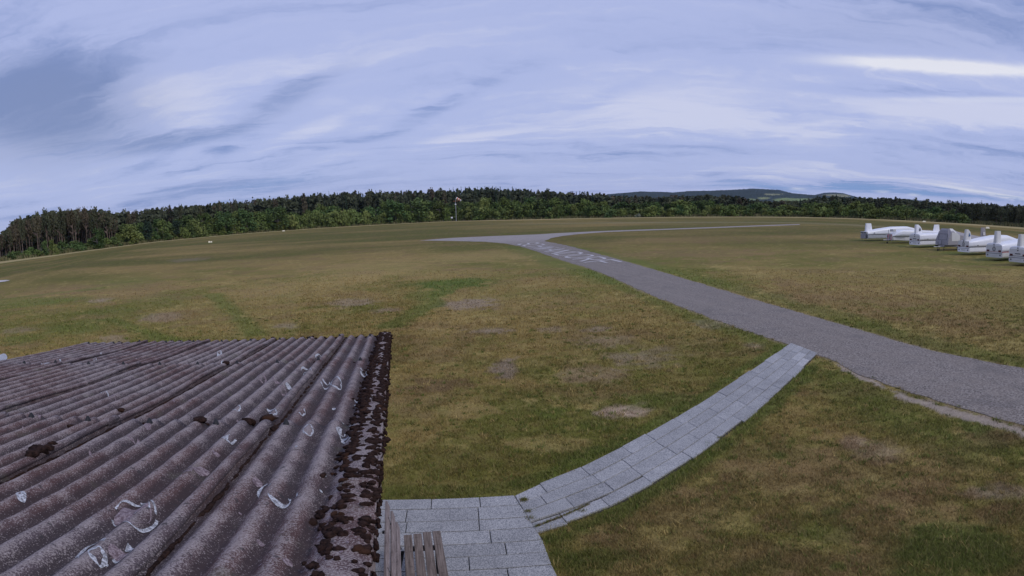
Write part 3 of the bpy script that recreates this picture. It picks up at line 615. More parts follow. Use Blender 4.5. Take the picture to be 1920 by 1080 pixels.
def build_moss():
    it = []
    v = .0
    while v < 8.3:                                   # cushions on both flanks of the verge capping
        for (um, us, pr) in ((.026, .016, .95), (.118, .014, .92), (.072, .025, .14), (.145, .014, .22)):
            if rng.random() < pr*np.interp(v, [0, 3.5, 5, 7], [1, 1, .85, .55]):
                u = rng.normal(um, us); s = rng.uniform(.6, 1.5)
                it.append((on_roof(u, v+rng.uniform(-.02, .02), .002), .0145*s*rng.uniform(.7, 1.5), .0105*s*rng.uniform(.7, 1.5), .009*s, rng.normal(0, .35)))
        v += rng.uniform(.008, .019)
    v = 0.
    while v < 8.3:
        it.append((np.array(RP(rng.normal(-.006, .004), v, rng.uniform(-.02, .01))), .008, rng.uniform(.008, .022), rng.uniform(.008, .018), 0)); v += rng.uniform(.02, .07)
    for k in range(60):                              # strays beside the capping, more of them near the camera
        vv = rng.uniform(2, 8.2); it.append((on_roof(.155+abs(rng.normal(0, .03)), vv, .0), rng.uniform(.008, .03), rng.uniform(.006, .02), rng.uniform(.004, .012), rng.uniform(0, 3)))
    for k in range(34):                              # eaves: a cushion in most hollows, a few on the crests
        u = CR0+PIT*(k+.5)+rng.normal(0, .012); s = rng.uniform(.7, 1.3)
        if u < RW: it.append((on_roof(u, rng.uniform(-.01, .05), .002), .022*s, .022*s, .015*s, 0))
        u = CR0+PIT*k+rng.normal(0, .02)
        if rng.random() < .55: it.append((on_roof(u, rng.uniform(-.015, .02), .0), .018*s, .014*s, .010*s, 0))
    for lv in LAPV[1:3]:                             # at the cross laps
        for k in range(34):
            if rng.random() < .7:
                u = CR0+PIT*(k+.5)+rng.normal(0, .015); s = rng.uniform(.5, 1.4); it.append((on_roof(u, lv-.02+rng.normal(0, .01), .0), .020*s, .013*s, .009*s, 0))
    for px, py, s in ((502, 795, 2.0), (518, 806, 1.4), (375, 798, 1.6), (465, 796, 1.9), (425, 688, 1.4), (75, 860, 1.8), (62, 866, 1.6), (90, 855, 1.3), (130, 801, 1.0), (226, 773, 1.1), (100, 848, 1.0), (260, 665, 1.2)):
        u, v = roof_uv(px, py); it.append((on_roof(u, v, .002), .024*s, .026*s, .013*s, 0))
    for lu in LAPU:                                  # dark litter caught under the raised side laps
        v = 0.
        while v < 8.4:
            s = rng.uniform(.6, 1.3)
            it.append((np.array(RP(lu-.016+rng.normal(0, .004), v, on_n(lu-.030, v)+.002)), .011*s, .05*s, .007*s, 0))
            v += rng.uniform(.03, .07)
    V, Fc = lumps(it); me = np_mesh('moss', V+shinv, Fc, True); mesh_obj('moss', me, M_moss, shed, kind='stuff', label='dark brown moss cushions along the verge and laps of the roof')
def on_n(u, v): return float((on_roof(u, v)-RO)@DN)
build_moss()
def build_marks():
    def fm(c1, c2):
        def fn(nt): n = nt.noise(nt.P, 85., 3, .7); nt.put(nt.p.inputs['Base Color'], nt.mix(nt.ramp(n, .4, .62), c1, c2))
        return fn
    mpale = mat('pale_lichen', rough=.95, fn=fm((.20, .20, .21), (.60, .61, .64))); mpink = mat('pink_lichen', rough=.95, fn=fm((.13, .09, .10), (.31, .25, .26)))
    def ring(px, py, rpx, a0=0., a1=6.283, w=.3, fill=False, asp=1., pink=False):
        u0, v0 = roof_uv(px, py); d = np.linalg.norm(RP(u0, v0)-[0, 0, H]); r = rpx/F_*d; n = 22; ph = rng.uniform(0, 6); m = MB(); n = 56; sc = asp*1.25
        pts = []
        for i in range(n+1):
            a = a0+(a1-a0)*i/n; k = 1+.11*math.sin(2*a+ph)+.04*math.sin(5*a+ph*2); ww = w*(.25+.75*abs(math.sin(1.7*a+ph)))
            for f in ((0., 1.) if fill else (1-ww, 1-ww*.5, 1.)):
                uq, vq = roof_uv(px+math.cos(a)*rpx*k*f, py+math.sin(a)*rpx*k*f*asp*.8); pts.append(on_roof(uq, vq, .0022)+shinv)
        c = 2 if fill else 3
        m.add(pts, [(i*c+j, (i+1)*c+j, (i+1)*c+j+1, i*c+j+1) for i in range(n) for j in range(c-1)], True); m.build('lichen', mpink if pink else mpale, shed)
    ring(250, 970, 34, 0, 6.28, .9, True, .75, True); ring(248, 964, 34, 3.3, 6.2, .14, asp=.8); ring(250, 968, 42, .1, 2.9, .16, asp=.8); ring(246, 964, 11, 0, 6.28, .7); ring(266, 958, 26, 4.6, 6.6, .16)
    ring(180, 1046, 42, 2.6, 5.2, .24, asp=.85); ring(183, 1047, 17, 0, 6.28, .5); ring(230, 1034, 22, -1.2, 2.6, .6); ring(222, 1036, 19, 0, 6.28, .9, True, .6, True)
    ring(522, 924, 27, .3, 2.6, .36); ring(500, 922, 20, 2.6, 4.8, .35); ring(551, 928, 9, -.8, 1.2, .5)
    ring(578, 815, 11, 0, 6.28, .26); ring(646, 815, 12, .2, 4.2, .5); ring(652, 822, 12, .2, 2.9, .4); ring(640, 812, 8, 0, 5, .4)
    ring(443, 770, 8, 0, 6.28, .28); ring(512, 780, 8, 0, 6.28, .4); ring(566, 774, 7, -1, 2.4, .4); ring(575, 699, 10, 3.3, 6.0, .25); ring(577, 704, 9, 3.3, 6.1, .25); ring(598, 671, 8, 3.2, 6.3, .3)
    ring(630, 720, 12, 0, 6.28, .25); ring(610, 717, 11, .4, 2.8, .3); ring(612, 711, 9, .4, 2.6, .3); ring(684, 697, 9, 0, 3., .45); ring(682, 692, 8, 0, 2.7, .35); ring(672, 745, 8, .0, 2.9, .45); ring(671, 752, 8, .2, 2.7, .4)
    ring(40, 937, 9, 0, 6.28, .8, True); ring(197, 743, 7, 3.2, 6.4, .3); ring(412, 664, 5, 0, 6.28, .8, True); ring(420, 682, 5, 0, 6.28, .8, True); ring(86, 681, 9, 0, 3., .3); ring(109, 677, 5, 0, 6.28, .6); ring(5, 671, 9, 0, 6.28, .9, True)
    ring(376, 882, 17, -.2, 3.3, .9, True, .7, True); ring(352, 887, 10, .2, 5.8, .5, pink=True); ring(430, 824, 16, .2, 3.0, .9, True, .8, False); ring(406, 854, 8, 0, 3.1, .9, True, .7, True)
    ring(483, 904, 9, 0, 6.28, .9, True, .7, True); ring(488, 1014, 7, 0, 6.28, .9, True, .7, True); ring(540, 1056, 9, 0, 6.28, .9, True, .7, True); ring(541, 725, 6, 0, 6.28, .9, True, .6); ring(506, 766, 7, 0, 3.1, .9, True, .6)
    ring(492, 712, 7, 0, 6.28, .4, pink=True); ring(519, 712, 9, .2, 3., .5, pink=True); ring(531, 734, 7, 0, 6.28, .5, pink=True); ring(637, 709, 8, 3.6, 6.6, .35, pink=True); ring(212, 751, 7, 3, 6, .4, pink=True)
    ring(250, 822, 12, .3, 5, .35, pink=True); ring(277, 807, 6, 0, 6.28, .7, True, 1, True); ring(170, 760, 6, 0, 6.28, .9, True, .6, True); ring(202, 720, 8, 3, 6.2, .3, pink=True); ring(662, 799, 7, 0, 3, .4); ring(600, 1008, 6, 0, 6.28, .9, True, .6, True)
    ring(626, 762, 4, 0, 6.28, .9, True, .5); ring(556, 847, 2.5, 0, 6.28, .9, True, .8)
    for k in range(38):
        px, py = rng.uniform(0, 690), rng.uniform(660, 1070); ring(px, py, rng.uniform(1.2, 3.6), 0, 6.28, .9, True, rng.uniform(.5, 1), rng.random() < .7)
build_marks()
def local_frame_mb(mb):                  # (u, v, n) -> shed space
    mb.v = [tuple(RP(*q)+shinv) for q in mb.v]; return mb
for lv, pxs in ((LAPV[1], range(1, 34, 3)), (LAPV[2], range(0, 34, 3)), (.12, range(1, 34, 3))):
    for k in pxs:                        # storm washers on the crests just below each cross lap
        u = CR0+PIT*k
        if u > RW-.05 or u < .2: continue
        p = on_roof(u, lv+.085, -.004); b = MB(); s = .017
        rings = [[p+DU*math.cos(t)*q*s*1.1+DV*math.sin(t)*q*s*1.5+DN*hh for t in np.linspace(0, 2*np.pi, 9)[:-1]] for q, hh in ((1., 0), (.9, .006), (.42, .026), (.2, .031))]
        b.loft([[tuple(np.array(x)+shinv) for x in r] for r in rings]); b.build('roof_bolt', M_iron, shed)
b = MB(); b.box(-.004, .014, -.02, 9.9, -.055, -.012); local_frame_mb(b).build('bargeboard', M_greywood, shed)
b = MB(); b.box(.12, RW-.05, .06, .085, -.13, -.035); local_frame_mb(b).build('fascia', M_wall, shed)
for k in range(5):
    b = MB(); b.box(.12, RW-.06, .5+k*2.1, .56+k*2.1, -.13, -.036); local_frame_mb(b).build('purlin', M_greywood, shed)
def build_shed_walls():
    c = [np.array(q) for q in SHED]; b = MB()
    for i in range(4):
        a, d = c[i], c[(i+1) % 4]; L = np.linalg.norm(d-a); e = (d-a)/L; n = np.array([-e[1], e[0]]); t = 0.
        while t < L-.01:
            w = min(.14, L-t); off = .012*((int(t/.14)) % 2)
            def zt(p): q = (np.array([p[0], p[1], 0])-RO)@DV; return RO[2]+((p-RO[:2])@DV[:2])/(DV[:2]@DV[:2])*DV[2]-.19
            P = [a+e*t+n*off, a+e*(t+w)+n*off, a+e*(t+w)+n*(off+.02), a+e*t+n*(off+.02)]
            vs = [(*q, 0) for q in P]+[(*q, zt(q)) for q in P]; vs = [tuple(np.array(q)+shinv) for q in vs]
            b.add(vs, [(0, 1, 2, 3), (4, 5, 6, 7), (0, 1, 5, 4), (1, 2, 6, 5), (2, 3, 7, 6), (3, 0, 4, 7)]); t += w
    b.build('wall', M_wall, shed)
build_shed_walls()

# ------------------------------------------------------------------ wooden bench beside the shed
def build_bench():
    p = gp(757, 1003, .45); root = empty('park_bench', (p[0], p[1], 0), -AL*-1*-1*0+.21, label='weathered grey-brown slatted wooden bench on the granite terrace beside the shed', cat='bench')
    L = 1.75
    for k, (x, dy) in enumerate(((0, .0), (.112, -.015), (.222, -.05), (.335, -.06))):
        b = MB(); b.box(x, x+.094, -L, -dy*1.0, .422, .452, .006); o = b.build('seat_slat', M_brownwood, root); 
    for k, (x, z, ln) in enumerate(((-.155, .775, .13), (-.100, .655, .09), (-.052, .535, .02))):
        b = MB(); b.box(-.014, .014, -L, ln, 0, .098, .006); o = b.build('back_slat', M_greywood, root); o.location = (x, 0, z); o.rotation_euler = (0, R(-17), 0)
    for y in (-.28, -L+.28):
        b = MB(); b.box(.0, .40, y-.025, y+.025, .372, .421, .004); b.build('seat_bearer', M_iron, root)
        b = MB(); b.tube([(.36, y, 0), (.36, y, .372)], .02); b.build('leg', M_iron, root)
        b = MB(); b.tube([(-.09, y, 0), (-.02, y, .372)], .02); b.build('leg', M_iron, root)
        b = MB(); b.tube([(-.045, y, .40), (-.175, y, .84)], .018).box(-.235, -.165, y-.02, y+.02, .63, .66, .004); b.build('back_support', M_iron, root)
build_bench()

# ------------------------------------------------------------------ glider trailers
def f_dirtywhite(col, dirt=.35):
    def fn(nt):
        z = nt.sep(nt.new('ShaderNodeTexCoord').outputs['Object'])[2]; n = nt.noise(nt.new('ShaderNodeTexCoord').outputs['Object'], 2.2, 4, .6)
        nt.put(nt.p.inputs['Base Color'], nt.mix(nt.ramp(n, .45, .75, 0, dirt), col, tuple(q*.62 for q in col)))
    return fn
M_white = mat('white_gelcoat', rough=.35, spec=.5, fn=f_dirtywhite((.80, .80, .82), .2)); M_off = mat('chalky_white', rough=.6, fn=f_dirtywhite((.60, .59, .57), .35))
M_grey = mat('grey_plywood', rough=.75, fn=f_dirtywhite((.30, .285, .30), .5)); M_alu = mat('dull_metal', rough=.45, metal=.6, fn=f_dirtywhite((.55, .56, .58)))
M_dark = mat('dark_trim', (.03, .03, .035), .5); M_rubber = mat('rubber', (.018, .018, .018), .85); M_red = mat('red_lens', (.075, .010, .012), .3, spec=.5)
M_ltred = mat('red_stripe', (.45, .05, .06), .5); M_blue = mat('blue_mark', (.05, .12, .25), .5); M_ylw = mat('plate_white', (.6, .6, .58), .5)
def section(x, hw, z0, z1, rnd, n=14, vert=.0):
    """ring across the body at x: straight sides to z0+vert, then a rounded top (rnd: 0 boxy, 1 round)"""
    pts = [(x, -hw, z0), (x, -hw, z0+vert)]; hz = z1-z0-vert; e = 2/(2.1+(1-rnd)*5)
    for i in range(1, n):
        t = math.pi*(1-i/n); c, s = math.cos(t), math.sin(t)
        pts.append((x, math.copysign(abs(c)**e, c)*hw, z0+vert+hz*abs(s)**e))
    return pts+[(x, hw, z0+vert), (x, hw, z0)]
def base_parts(root, L, W, m_hull, trim, wheel_x, h0=.30, h1=.72, rear_cut=0.):
    hw = W/2
    b = MB(); xs = [0, .04, L*.55, L*.8, L*.93, L]; ws = [hw-.02, hw, hw, hw*.86, hw*.6, hw*.45]
    rings = [[(x, -w*.94, h0+(.10 if x > L*.9 else 0)), (x, -w, h0+.10), (x, -w, h1), (x, w, h1), (x, w, h0+.10), (x, w*.94, h0+(.10 if x > L*.9 else 0))] for x, w in zip(xs, ws)]
    b.loft(rings, smooth=False); b.build('hull', m_hull, root)
    b = MB(); rings = [[(x, -w-.012, h1-.018), (x, -w-.012, h1+.02), (x, w+.012, h1+.02), (x, w+.012, h1-.018)] for x, w in zip(xs, ws)]; b.loft(rings, smooth=False); b.build('trim', trim, root)
    for s in (-1, 1):
        o = empty('wheel', (wheel_x, s*(hw-.05), .30)); o.parent = root; o.location = (wheel_x, s*(hw-.05), .30)
        b = MB(); rr = [(.13, .19), (.105, .275), (.04, .30), (-.04, .30), (-.105, .275), (-.13, .19)]
        b.loft([[(math.cos(t)*r, y*.7, math.sin(t)*r) for t in np.linspace(0, 2*np.pi, 21)[:-1]] for y, r in rr]); b.build('tyre', M_rubber, o)
        b = MB(); b.loft([[(math.cos(t)*r, s*y, math.sin(t)*r) for t in np.linspace(0, 2*np.pi, 17)[:-1]] for y, r in ((.02, .18), (.095, .18), (.085, .12), (.10, .05))]); b.build('rim', M_alu, o)
        b = MB(); arc = np.linspace(.1, math.pi-.1, 9); b.loft([[(wheel_x+math.cos(t)*.36, s*(hw-.12), .30+math.sin(t)*.36), (wheel_x+math.cos(t)*.36, s*(hw+.03), .30+math.sin(t)*.36), (wheel_x+math.cos(t)*.33, s*(hw+.03), .30+math.sin(t)*.33), (wheel_x+math.cos(t)*.33, s*(hw-.12), .30+math.sin(t)*.33)] for t in arc], smooth=False); b.build('mudguard', M_dark, root)
    b = MB(); b.tube([(wheel_x, -hw+.1, .30), (wheel_x, hw-.1, .30)], .035); b.build('axle', M_dark, root)
    b = MB()
    for s in (-1, 1): b.tube([(L*.9, s*.35, .42), (L+.9, s*.05, .42)], .035)
    b.tube([(L+.85, 0, .42), (L+1.25, 0, .44)], .045); b.build('drawbar', M_alu, root)
    o = MB().tube([(L+.75, .12, .95), (L+.75, .12, .12)], .025).build('jockey_wheel', M_dark, root)
    b = MB(); b.loft([[(L+.75+math.cos(t)*.11, .12+y, .11+math.sin(t)*.11) for t in np.linspace(0, 2*np.pi, 13)[:-1]] for y in (-.035, .035)]); b.build('tyre', M_rubber, o)
def rear_kit(root, W, h0=.34, lights_z=.80, red=True, emblem=None):
    hw = W/2
    for s in (-1, 1):
        MB().box(-.05, -.006, s*(hw-.25)-.13, s*(hw-.25)+.13, lights_z, lights_z+.14, .01).build('tail_light', M_red if red else M_dark, root)
        b = MB(); b.loft([[(-.03+x, s*(hw-.22)+math.cos(t)*.055, h0+.16+math.sin(t)*.055) for t in np.linspace(0, 2*np.pi, 13)[:-1]] for x in (0, .024)]); b.build('reflector', M_dark, root)
    MB().box(-.035, -.006, -.26, .26, h0+.12, h0+.23, .004).build('number_plate', M_ylw, root)
    MB().box(-.026, -.006, -hw+.05, hw-.05, h0+.30, h0+.325).build('rear_bar', M_dark, root)
    if emblem == 'bar': MB().box(-.02, -.006, -.26, .26, .93, 1.0).build('lettering', M_dark, root); MB().box(-.02, -.004, -.06, .06, 1.18, 1.28, .02).build('emblem', M_dark, root)
    if emblem == 'ring':
        b = MB(); r2 = .17
        b.loft([[(-.02, math.cos(t)*r, 1.02+math.sin(t)*r*1.1) for t in np.linspace(0, 2*np.pi, 19)[:-1]] for r in (.12, .17)], cap=False, smooth=False); b.box(-.022, -.006, -.03, .03, .92, 1.1); b.box(-.02, -.006, -.05, .05, 1.24, 1.32, .02); b.build('emblem', M_dark, root)
def fin(root, x0, chord, top, zb, thick, sweep, mt, curved=False, mark=None, y=0., flip=1):
    b = MB(); rings = []
    for i in range(8):
        t = i/7; c = chord*.86*(1-.28*t); xs = x0+sweep*t; th = thick*(1-.35*t)
        if curved and t > .6: c *= 1-.5*((t-.6)/.4)**2
        z = zb+(top-zb)*t
        rings.append([(xs, y-th*.35, z), (xs+c*.15, y-th/2, z), (xs+c*.7, y-th*.42, z), (xs+c, y-th*.12, z), (xs+c, y+th*.12, z), (xs+c*.7, y+th*.42, z), (xs+c*.15, y+th/2, z), (xs, y+th*.35, z)])
    b.loft(rings, smooth=False); o = b.build('fin_cover', mt, root)
    if mark:
        MB().add([(x0+sweep*.55+chord*.30, y-thick/2-.006, zb+(top-zb)*.42), (x0+sweep*.55+chord*.52, y-thick/2-.006, zb+(top-zb)*.42), (x0+sweep*.6+chord*.41, y-thick/2+.0, zb+(top-zb)*.78)], [(0, 1, 2)]).build('emblem', mark, o)
    return o
def place(root, px, py, head, W, rev_L=0.):
    g = gp(px, py, .34); hd = R(head); d = np.array([math.sin(hd), math.cos(hd)]); rgt = np.array([d[1], -d[0]])
    o = g-rgt*W/2                       # the given pixel is the near bottom corner of the face turned to the camera
    if rev_L: o = o+d*rev_L; root.rotation_euler.z = math.pi/2-hd+math.pi
    else: root.rotation_euler.z = math.pi/2-hd
    root.location = (o[0], o[1], 0)
TG = 'glider trailers parked in a row on the grass'
def lid(root, prof, W, m_, rnd, h1=.74, name='lid'):
    b = MB(); b.loft([section(x, w*W/2, h1, z, rnd, vert=v) for x, w, z, v in prof]); o = b.build(name, m_, root)
    return o
# 1: low trailer with bowed roof and equipment on the tail
t = empty('glider_trailer', (0, 0, 0), label='white trailer with bowed roof, grey lower side and cluttered grey tail, farthest of the row', cat='trailer', group=TG); W = 1.5; L = 9.2
base_parts(t, L, W, M_alu, M_dark, 4.6, h1=.82); lid(t, [(0, .94, 1.12, .05), (.5, .96, 1.24, .08), (2.2, 1, 1.52, .15), (4.6, 1, 1.78, .2), (7.0, .92, 1.82, .2), (8.2, .78, 1.62, .12), (9.1, .5, 1.05, .05)], W, M_white, .5, .84)
fin(t, .12, 1.35, 2.22, 1.15, .38, .08, M_white, mark=None); rear_kit(t, W, lights_z=.98)
b = MB(); b.box(-.16, -.03, -.62, .62, .92, 1.2, .03); b.build('rear_door', M_off, t)
b = MB(); b.box(-.32, -.06, -.42, .42, .30, .88, .04); b.build('tool_box', M_grey, t)
for y in (-.45, -.15, .15, .45): MB().box(-.20, -.162, y-.09, y+.09, .98, 1.14, .01).build('tail_lamp', M_dark, t)
MB().box(.9, 1.1, -W/2-.03, -W/2-.01, .98, 1.06, .005).build('latch', M_dark, t); place(t, 1628, 447.2, 79, W)
# 2: reversed, with striped warning boards on its nose
t = empty('glider_trailer', (0, 0, 0), label='white trailer parked nose first with red and white striped board, second in the row', cat='trailer', group=TG); W = 1.6; L = 8.6
base_parts(t, L, W, M_off, M_dark, 4.0, h1=.84); lid(t, [(0, .8, 1.3, .1), (1.2, 1, 1.45, .3), (4, 1, 1.56, .35), (7.4, 1, 1.60, .35), (8.0, .80, 1.38, .2), (8.6, .46, .96, .05)], W, M_white, .25, .86)
fin(t, .3, 1.3, 2.25, 1.25, .38, .1, M_white)
ob = MB().box(L+.28, L+.32, -.50, .50, .42, 1.12).build('warning_board', M_ylw, t)
for k in range(5):
    y = -.45+k*.2; MB().add([(L+.325, y, .44), (L+.325, y+.09, .44), (L+.325, min(.49, y+.29), 1.1), (L+.325, y+.16, 1.1)], [(0, 1, 2, 3)]).build('stripe', M_ltred if k != 2 else M_dark, ob)
MB().tube([(L+.2, -.3, .3), (L+.2, -.3, 1.62)], .03).tube([(L+.2, .3, .3), (L+.2, .3, 1.2)], .03).build('nose_post', M_grey, t)
MB().box(L*.94, L*.94+.5, -.3, .3, 1.42, 1.72, .05).build('vent_box', M_off, t); place(t, 1679, 451.6, 78, 1.5, L)
# 3: white, rounded stern, round fin
def modern(label, px, py, head, W=1.62, L=8.8, trim=M_dark, finargs=None, emblem='bar', prof=None, mark=None, hullm=M_white):
    t = empty('glider_trailer', (0, 0, 0), label=label, cat='trailer', group=TG); base_parts(t, L, W, hullm, trim, 4.5, h1=.78)
    lid(t, prof or [(0, .97, 1.50, .18), (.06, 1, 1.54, .2), (1.5, 1, 1.56, .24), (5, 1, 1.62, .26), (7.2, .9, 1.56, .24), (8.2, .7, 1.3, .15), (8.8, .45, .98, .05)], W, M_white, .55, .80)
    fin(t, mark=mark, **finargs); rear_kit(t, W, emblem=emblem)
    MB().box(.015-.03, .02, -W/2*.9, W/2*.9, .80, 1.34, .01).build('rear_door', M_off, t)
    for x in (1.1, 3.9): MB().box(x, x+.22, -W/2-.025, -W/2-.005, .92, .97, .004).build('latch', M_dark, t)
    MB().box(-.055, -.02, -.05, .05, 1.38, 1.46, .01).build('handle', M_dark, t); place(t, px, py, head, W); return t
modern('white trailer with broad rounded tail fin and dark trim line, third in the row', 1725, 459.2, 76, finargs=dict(x0=.05, chord=1.35, top=2.5, zb=1.35, thick=.42, sweep=.0, mt=M_white, curved=True), mark=M_dark)
# 4: tall old plywood trailer, nose first
t = empty('glider_trailer', (0, 0, 0), label='tall grey boxy trailer with slanted nose and white side panel, fourth in the row', cat='trailer', group=TG); W = 1.62; L = 8.4
base_parts(t, L, W, M_grey, M_dark, 4.3, h0=.36, h1=.62)
b = MB(); P = [(0, .55, 1.2), (1.5, .75, 1.35), (4.3, .95, 1.66), (6.3, 1, 1.96), (7.3, 1, 2.26), (7.85, 1, 2.28)]
b.loft([[(x, -w*W/2, .62), (x, -w*W/2, z-.35), (x, -w*W/2*.55, z), (x, w*W/2*.55, z), (x, w*W/2, z-.35), (x, w*W/2, .62)] for x, w, z in P]+[[(8.4, -W/2, .62), (8.34, -W/2, 1.1), (8.0, -W/2*.6, 2.1), (8.0, W/2*.6, 2.1), (8.34, W/2, 1.1), (8.4, W/2, .62)]], smooth=False); b.build('body', M_grey, t)
b = MB(); y = W/2+.012; b.add([(6.3, y, 1.0), (7.75, y, 1.0), (7.75, y, 1.88), (6.9, y-.0, 1.84), (6.3, y, 1.60)], [(0, 1, 2, 3, 4)]); b.add([(6.9, y, 1.84), (7.75, y, 1.88), (7.72, W/2*.58, 2.30), (7.2, W/2*.58, 2.27)], [(0, 1, 2, 3)]); b.build('side_panel', M_off, t)
for x in (2.4, 3.2, 4.0, 4.8, 5.6): MB().box(x, x+.05, W/2*.80, W/2+.02, .64, 1.2).build('rib', M_off, t)
def lf(q, w): return (8.415-.06*(q-.62)/.48 if q < 1.1 else 8.355-.335*(q-1.1)/1.0, w, q)
b = MB(); e = .012
for (q0, q1, w0, w1) in ((1.12, 1.14, -.5, .62), (1.72, 1.74, -.5, .62), (1.12, 1.74, -.5, -.47), (1.12, 1.74, .59, .62)):
    b.add([lf(q0, w0), lf(q0, w1), lf(q1, w1), lf(q1, w0)], [(0, 1, 2, 3)])
b.add([(8.43, -.02, .62), (8.43, .02, .62), lf(1.1, .02), lf(1.1, -.02)], [(0, 1, 2, 3)]); b.v = [(x+.012, y_, z) for x, y_, z in b.v]; b.build('hatch_seam', M_dark, t)
fin(t, .25, 1.1, 2.35, 1.15, .34, .25, M_grey); MB().box(.62, .98, .172, .178, 1.5, 1.86).build('side_panel', M_off, t)
for y in (-.5, .1): MB().tube([(8.1, y, 0), (8.1, y, .36)], .03).build('stand', M_dark, t)
MB().box(5.2, 5.9, W/2-.02, W/2+.04, .30, .52, .02).build('step', M_white, t); place(t, 1777, 464.7, 72, W, L)
modern('white trailer with swept rounded fin, ring emblem and humped roof, fifth in the row', 1817.5, 472.6, 78, W=1.5, finargs=dict(x0=.05, chord=1.15, top=2.42, zb=1.30, thick=.40, sweep=.18, mt=M_off, curved=True), emblem='ring', mark=M_blue,
       prof=[(0, .9, 1.30, .12), (.06, .95, 1.34, .14), (1.5, 1, 1.48, .2), (4.4, 1, 1.84, .26), (6.2, .98, 1.86, .26), (7.8, .8, 1.5, .15), (8.8, .45, .98, .05)])
modern('white trailer with tall square fin and thin red stripe, sixth in the row', 1879, 483, 73, W=1.7, trim=M_ltred, finargs=dict(x0=.05, chord=1.15, top=2.55, zb=1.35, thick=.46, sweep=.12, mt=M_off), emblem='ring', hullm=M_off,
       prof=[(0, .97, 1.48, .18), (.06, 1, 1.52, .2), (1.5, 1, 1.56, .24), (5, 1, 1.86, .26), (7.2, .9, 1.78, .24), (8.2, .7, 1.4, .15), (8.8, .45, .98, .05)])
modern('white trailer cut off by the right edge, nearest of the row', 1925, 492.3, 74, W=1.7, finargs=dict(x0=.05, chord=1.15, top=2.5, zb=1.35, thick=.46, sweep=.1, mt=M_off), hullm=M_off)

# ------------------------------------------------------------------ windsock, field markers, concrete slab
def build_small():
    a, e = azel(855.5, 411.5); d = 318.; x, y = d*math.sin(a), d*math.cos(a); top = H+d*math.tan(elev_at(855, 371))
    t = empty('windsock', (x, y, 0), R(-8), label='orange and white windsock drooping on a tall pole before the wood', cat='windsock')
    MB().tube([(0, 0, 0), (0, 0, top*.55), (0, 0, top)], [.13, .11, .09]).build('pole', M_alu, t)
    MB().tube([(0, 0, top-.1), (.55, 0, top-.05)], .06).build('bracket', M_dark, t)
    cols = [M_ylw, mat('orange_cloth', (.65, .16, .05), .9), M_ylw, bpy.data.materials['orange_cloth'], M_ylw]
    for k in range(5):
        rr = []
        for f in (k/5, (k+1)/5):
            c = (.45+f*2.3, 0, top-.15-f*1.25); r = .62-.26*f; rr.append([(c[0]+math.sin(q)*r*.45, math.cos(q)*r, c[2]+math.sin(q)*r*.9) for q in np.linspace(0, 2*np.pi, 13)[:-1]])
        MB().loft(rr, cap=False).build('sock', cols[k], t)
    MB().box(-.35, .30, -.3, .3, top*.70, top*.70+.55, .05).build('lamp_box', M_white, t)
    MB().box(-1.1, 1.4, -.06, .06, top*.86, top*.86+.12).build('cross_arm', bpy.data.materials['orange_cloth'], t)
    g = (312*math.sin(azel(847, 405)[0]), 312*math.cos(azel(847, 405)[0])); t = empty('sign', (*g, 0), label='small white board on a post left of the windsock pole', cat='sign')
    MB().tube([(0, 0, 0), (0, 0, 1.5)], .05).build('post', M_dark, t); MB().box(-.45, .45, -.03, .03, 1.5, 2.2, .01).build('board', M_white, t)
    def tent(name, px, py, w, label, n=1):
        g = gp(px, py); t = empty(name, (*g, 0), azel(px, py)[0]*-1, label=label, cat='runway marker')
        for k in range(n):
            x0 = (k-n/2)*w; MB().add([(x0, -.4, .02), (x0+w*.94, -.4, .02), (x0+w*.94, .4, .02), (x0, .4, .02), (x0+w*.12, 0, .42-.08*k), (x0+w*.82, 0, .42-.08*k)], [(0, 1, 5, 4), (1, 2, 5), (2, 3, 4, 5), (3, 0, 4), (0, 3, 2, 1)]).build('board', mat('marker_cream', (.75, .68, .48), .7) if 'marker_cream' not in bpy.data.materials else bpy.data.materials['marker_cream'], t)
    tent('runway_marker', 394.5, 454.8, .55, 'pair of cream tent-shaped boards lying on the mown grass at left', 2)
    tent('runway_marker', 532, 433.6, 1.3, 'low pale marker board near the bushes, far left of the windsock')
    tent('runway_marker', 1733, 416.5, 1.1, 'low pale marker board behind the second white trailer')
    tent('runway_marker', 1852, 428.6, 1.0, 'low pale marker board in the field behind the tall grey trailer')
    flat_poly('concrete_slab', G([(-40, 528), (-2, 526), (12, 525.3), (19, 526), (9, 528.3), (-40, 534)]), .03, mat('old_concrete', (.48, .45, .43), .9), step=.5, label='pale concrete slab let into the grass at the left edge', cat='slab')
build_small()

# ------------------------------------------------------------------ foliage
def f_leaf(c1, c2):
    def fn(nt):
        t = attr(nt, 'clump'); rn = nt.new('ShaderNodeObjectInfo').outputs['Random']
        c = nt.mix(t, c1, c2); h = nt.new('ShaderNodeHueSaturation'); nt.put(h.inputs['Color'], c)
        nt.put(h.inputs['Hue'], nt.ramp(rn, 0, 1, .480, .520, False)); nt.put(h.inputs['Value'], nt.ramp(nt.m('FRACT', nt.m('MULTIPLY', rn, 7.31)), 0, 1, .82, 1.3, False))
        nt.put(nt.p.inputs['Base Color'], h.outputs[0])
    return fn
L_PINE = mat('pine_needles', rough=.9, spec=.05, fn=f_leaf((.055, .062, .040), (.105, .108, .060)))
L_PINEB = mat('brownish_pine_needles', rough=.9, spec=.05, fn=f_leaf((.068, .060, .042), (.128, .105, .066)))
L_SPRUCE = mat('spruce_needles', rough=.9, spec=.05, fn=f_leaf((.024, .040, .028), (.060, .088, .054)))
L_BROAD = mat('broadleaf', rough=.85, spec=.08, fn=f_leaf((.082, .114, .036), (.160, .200, .056)))
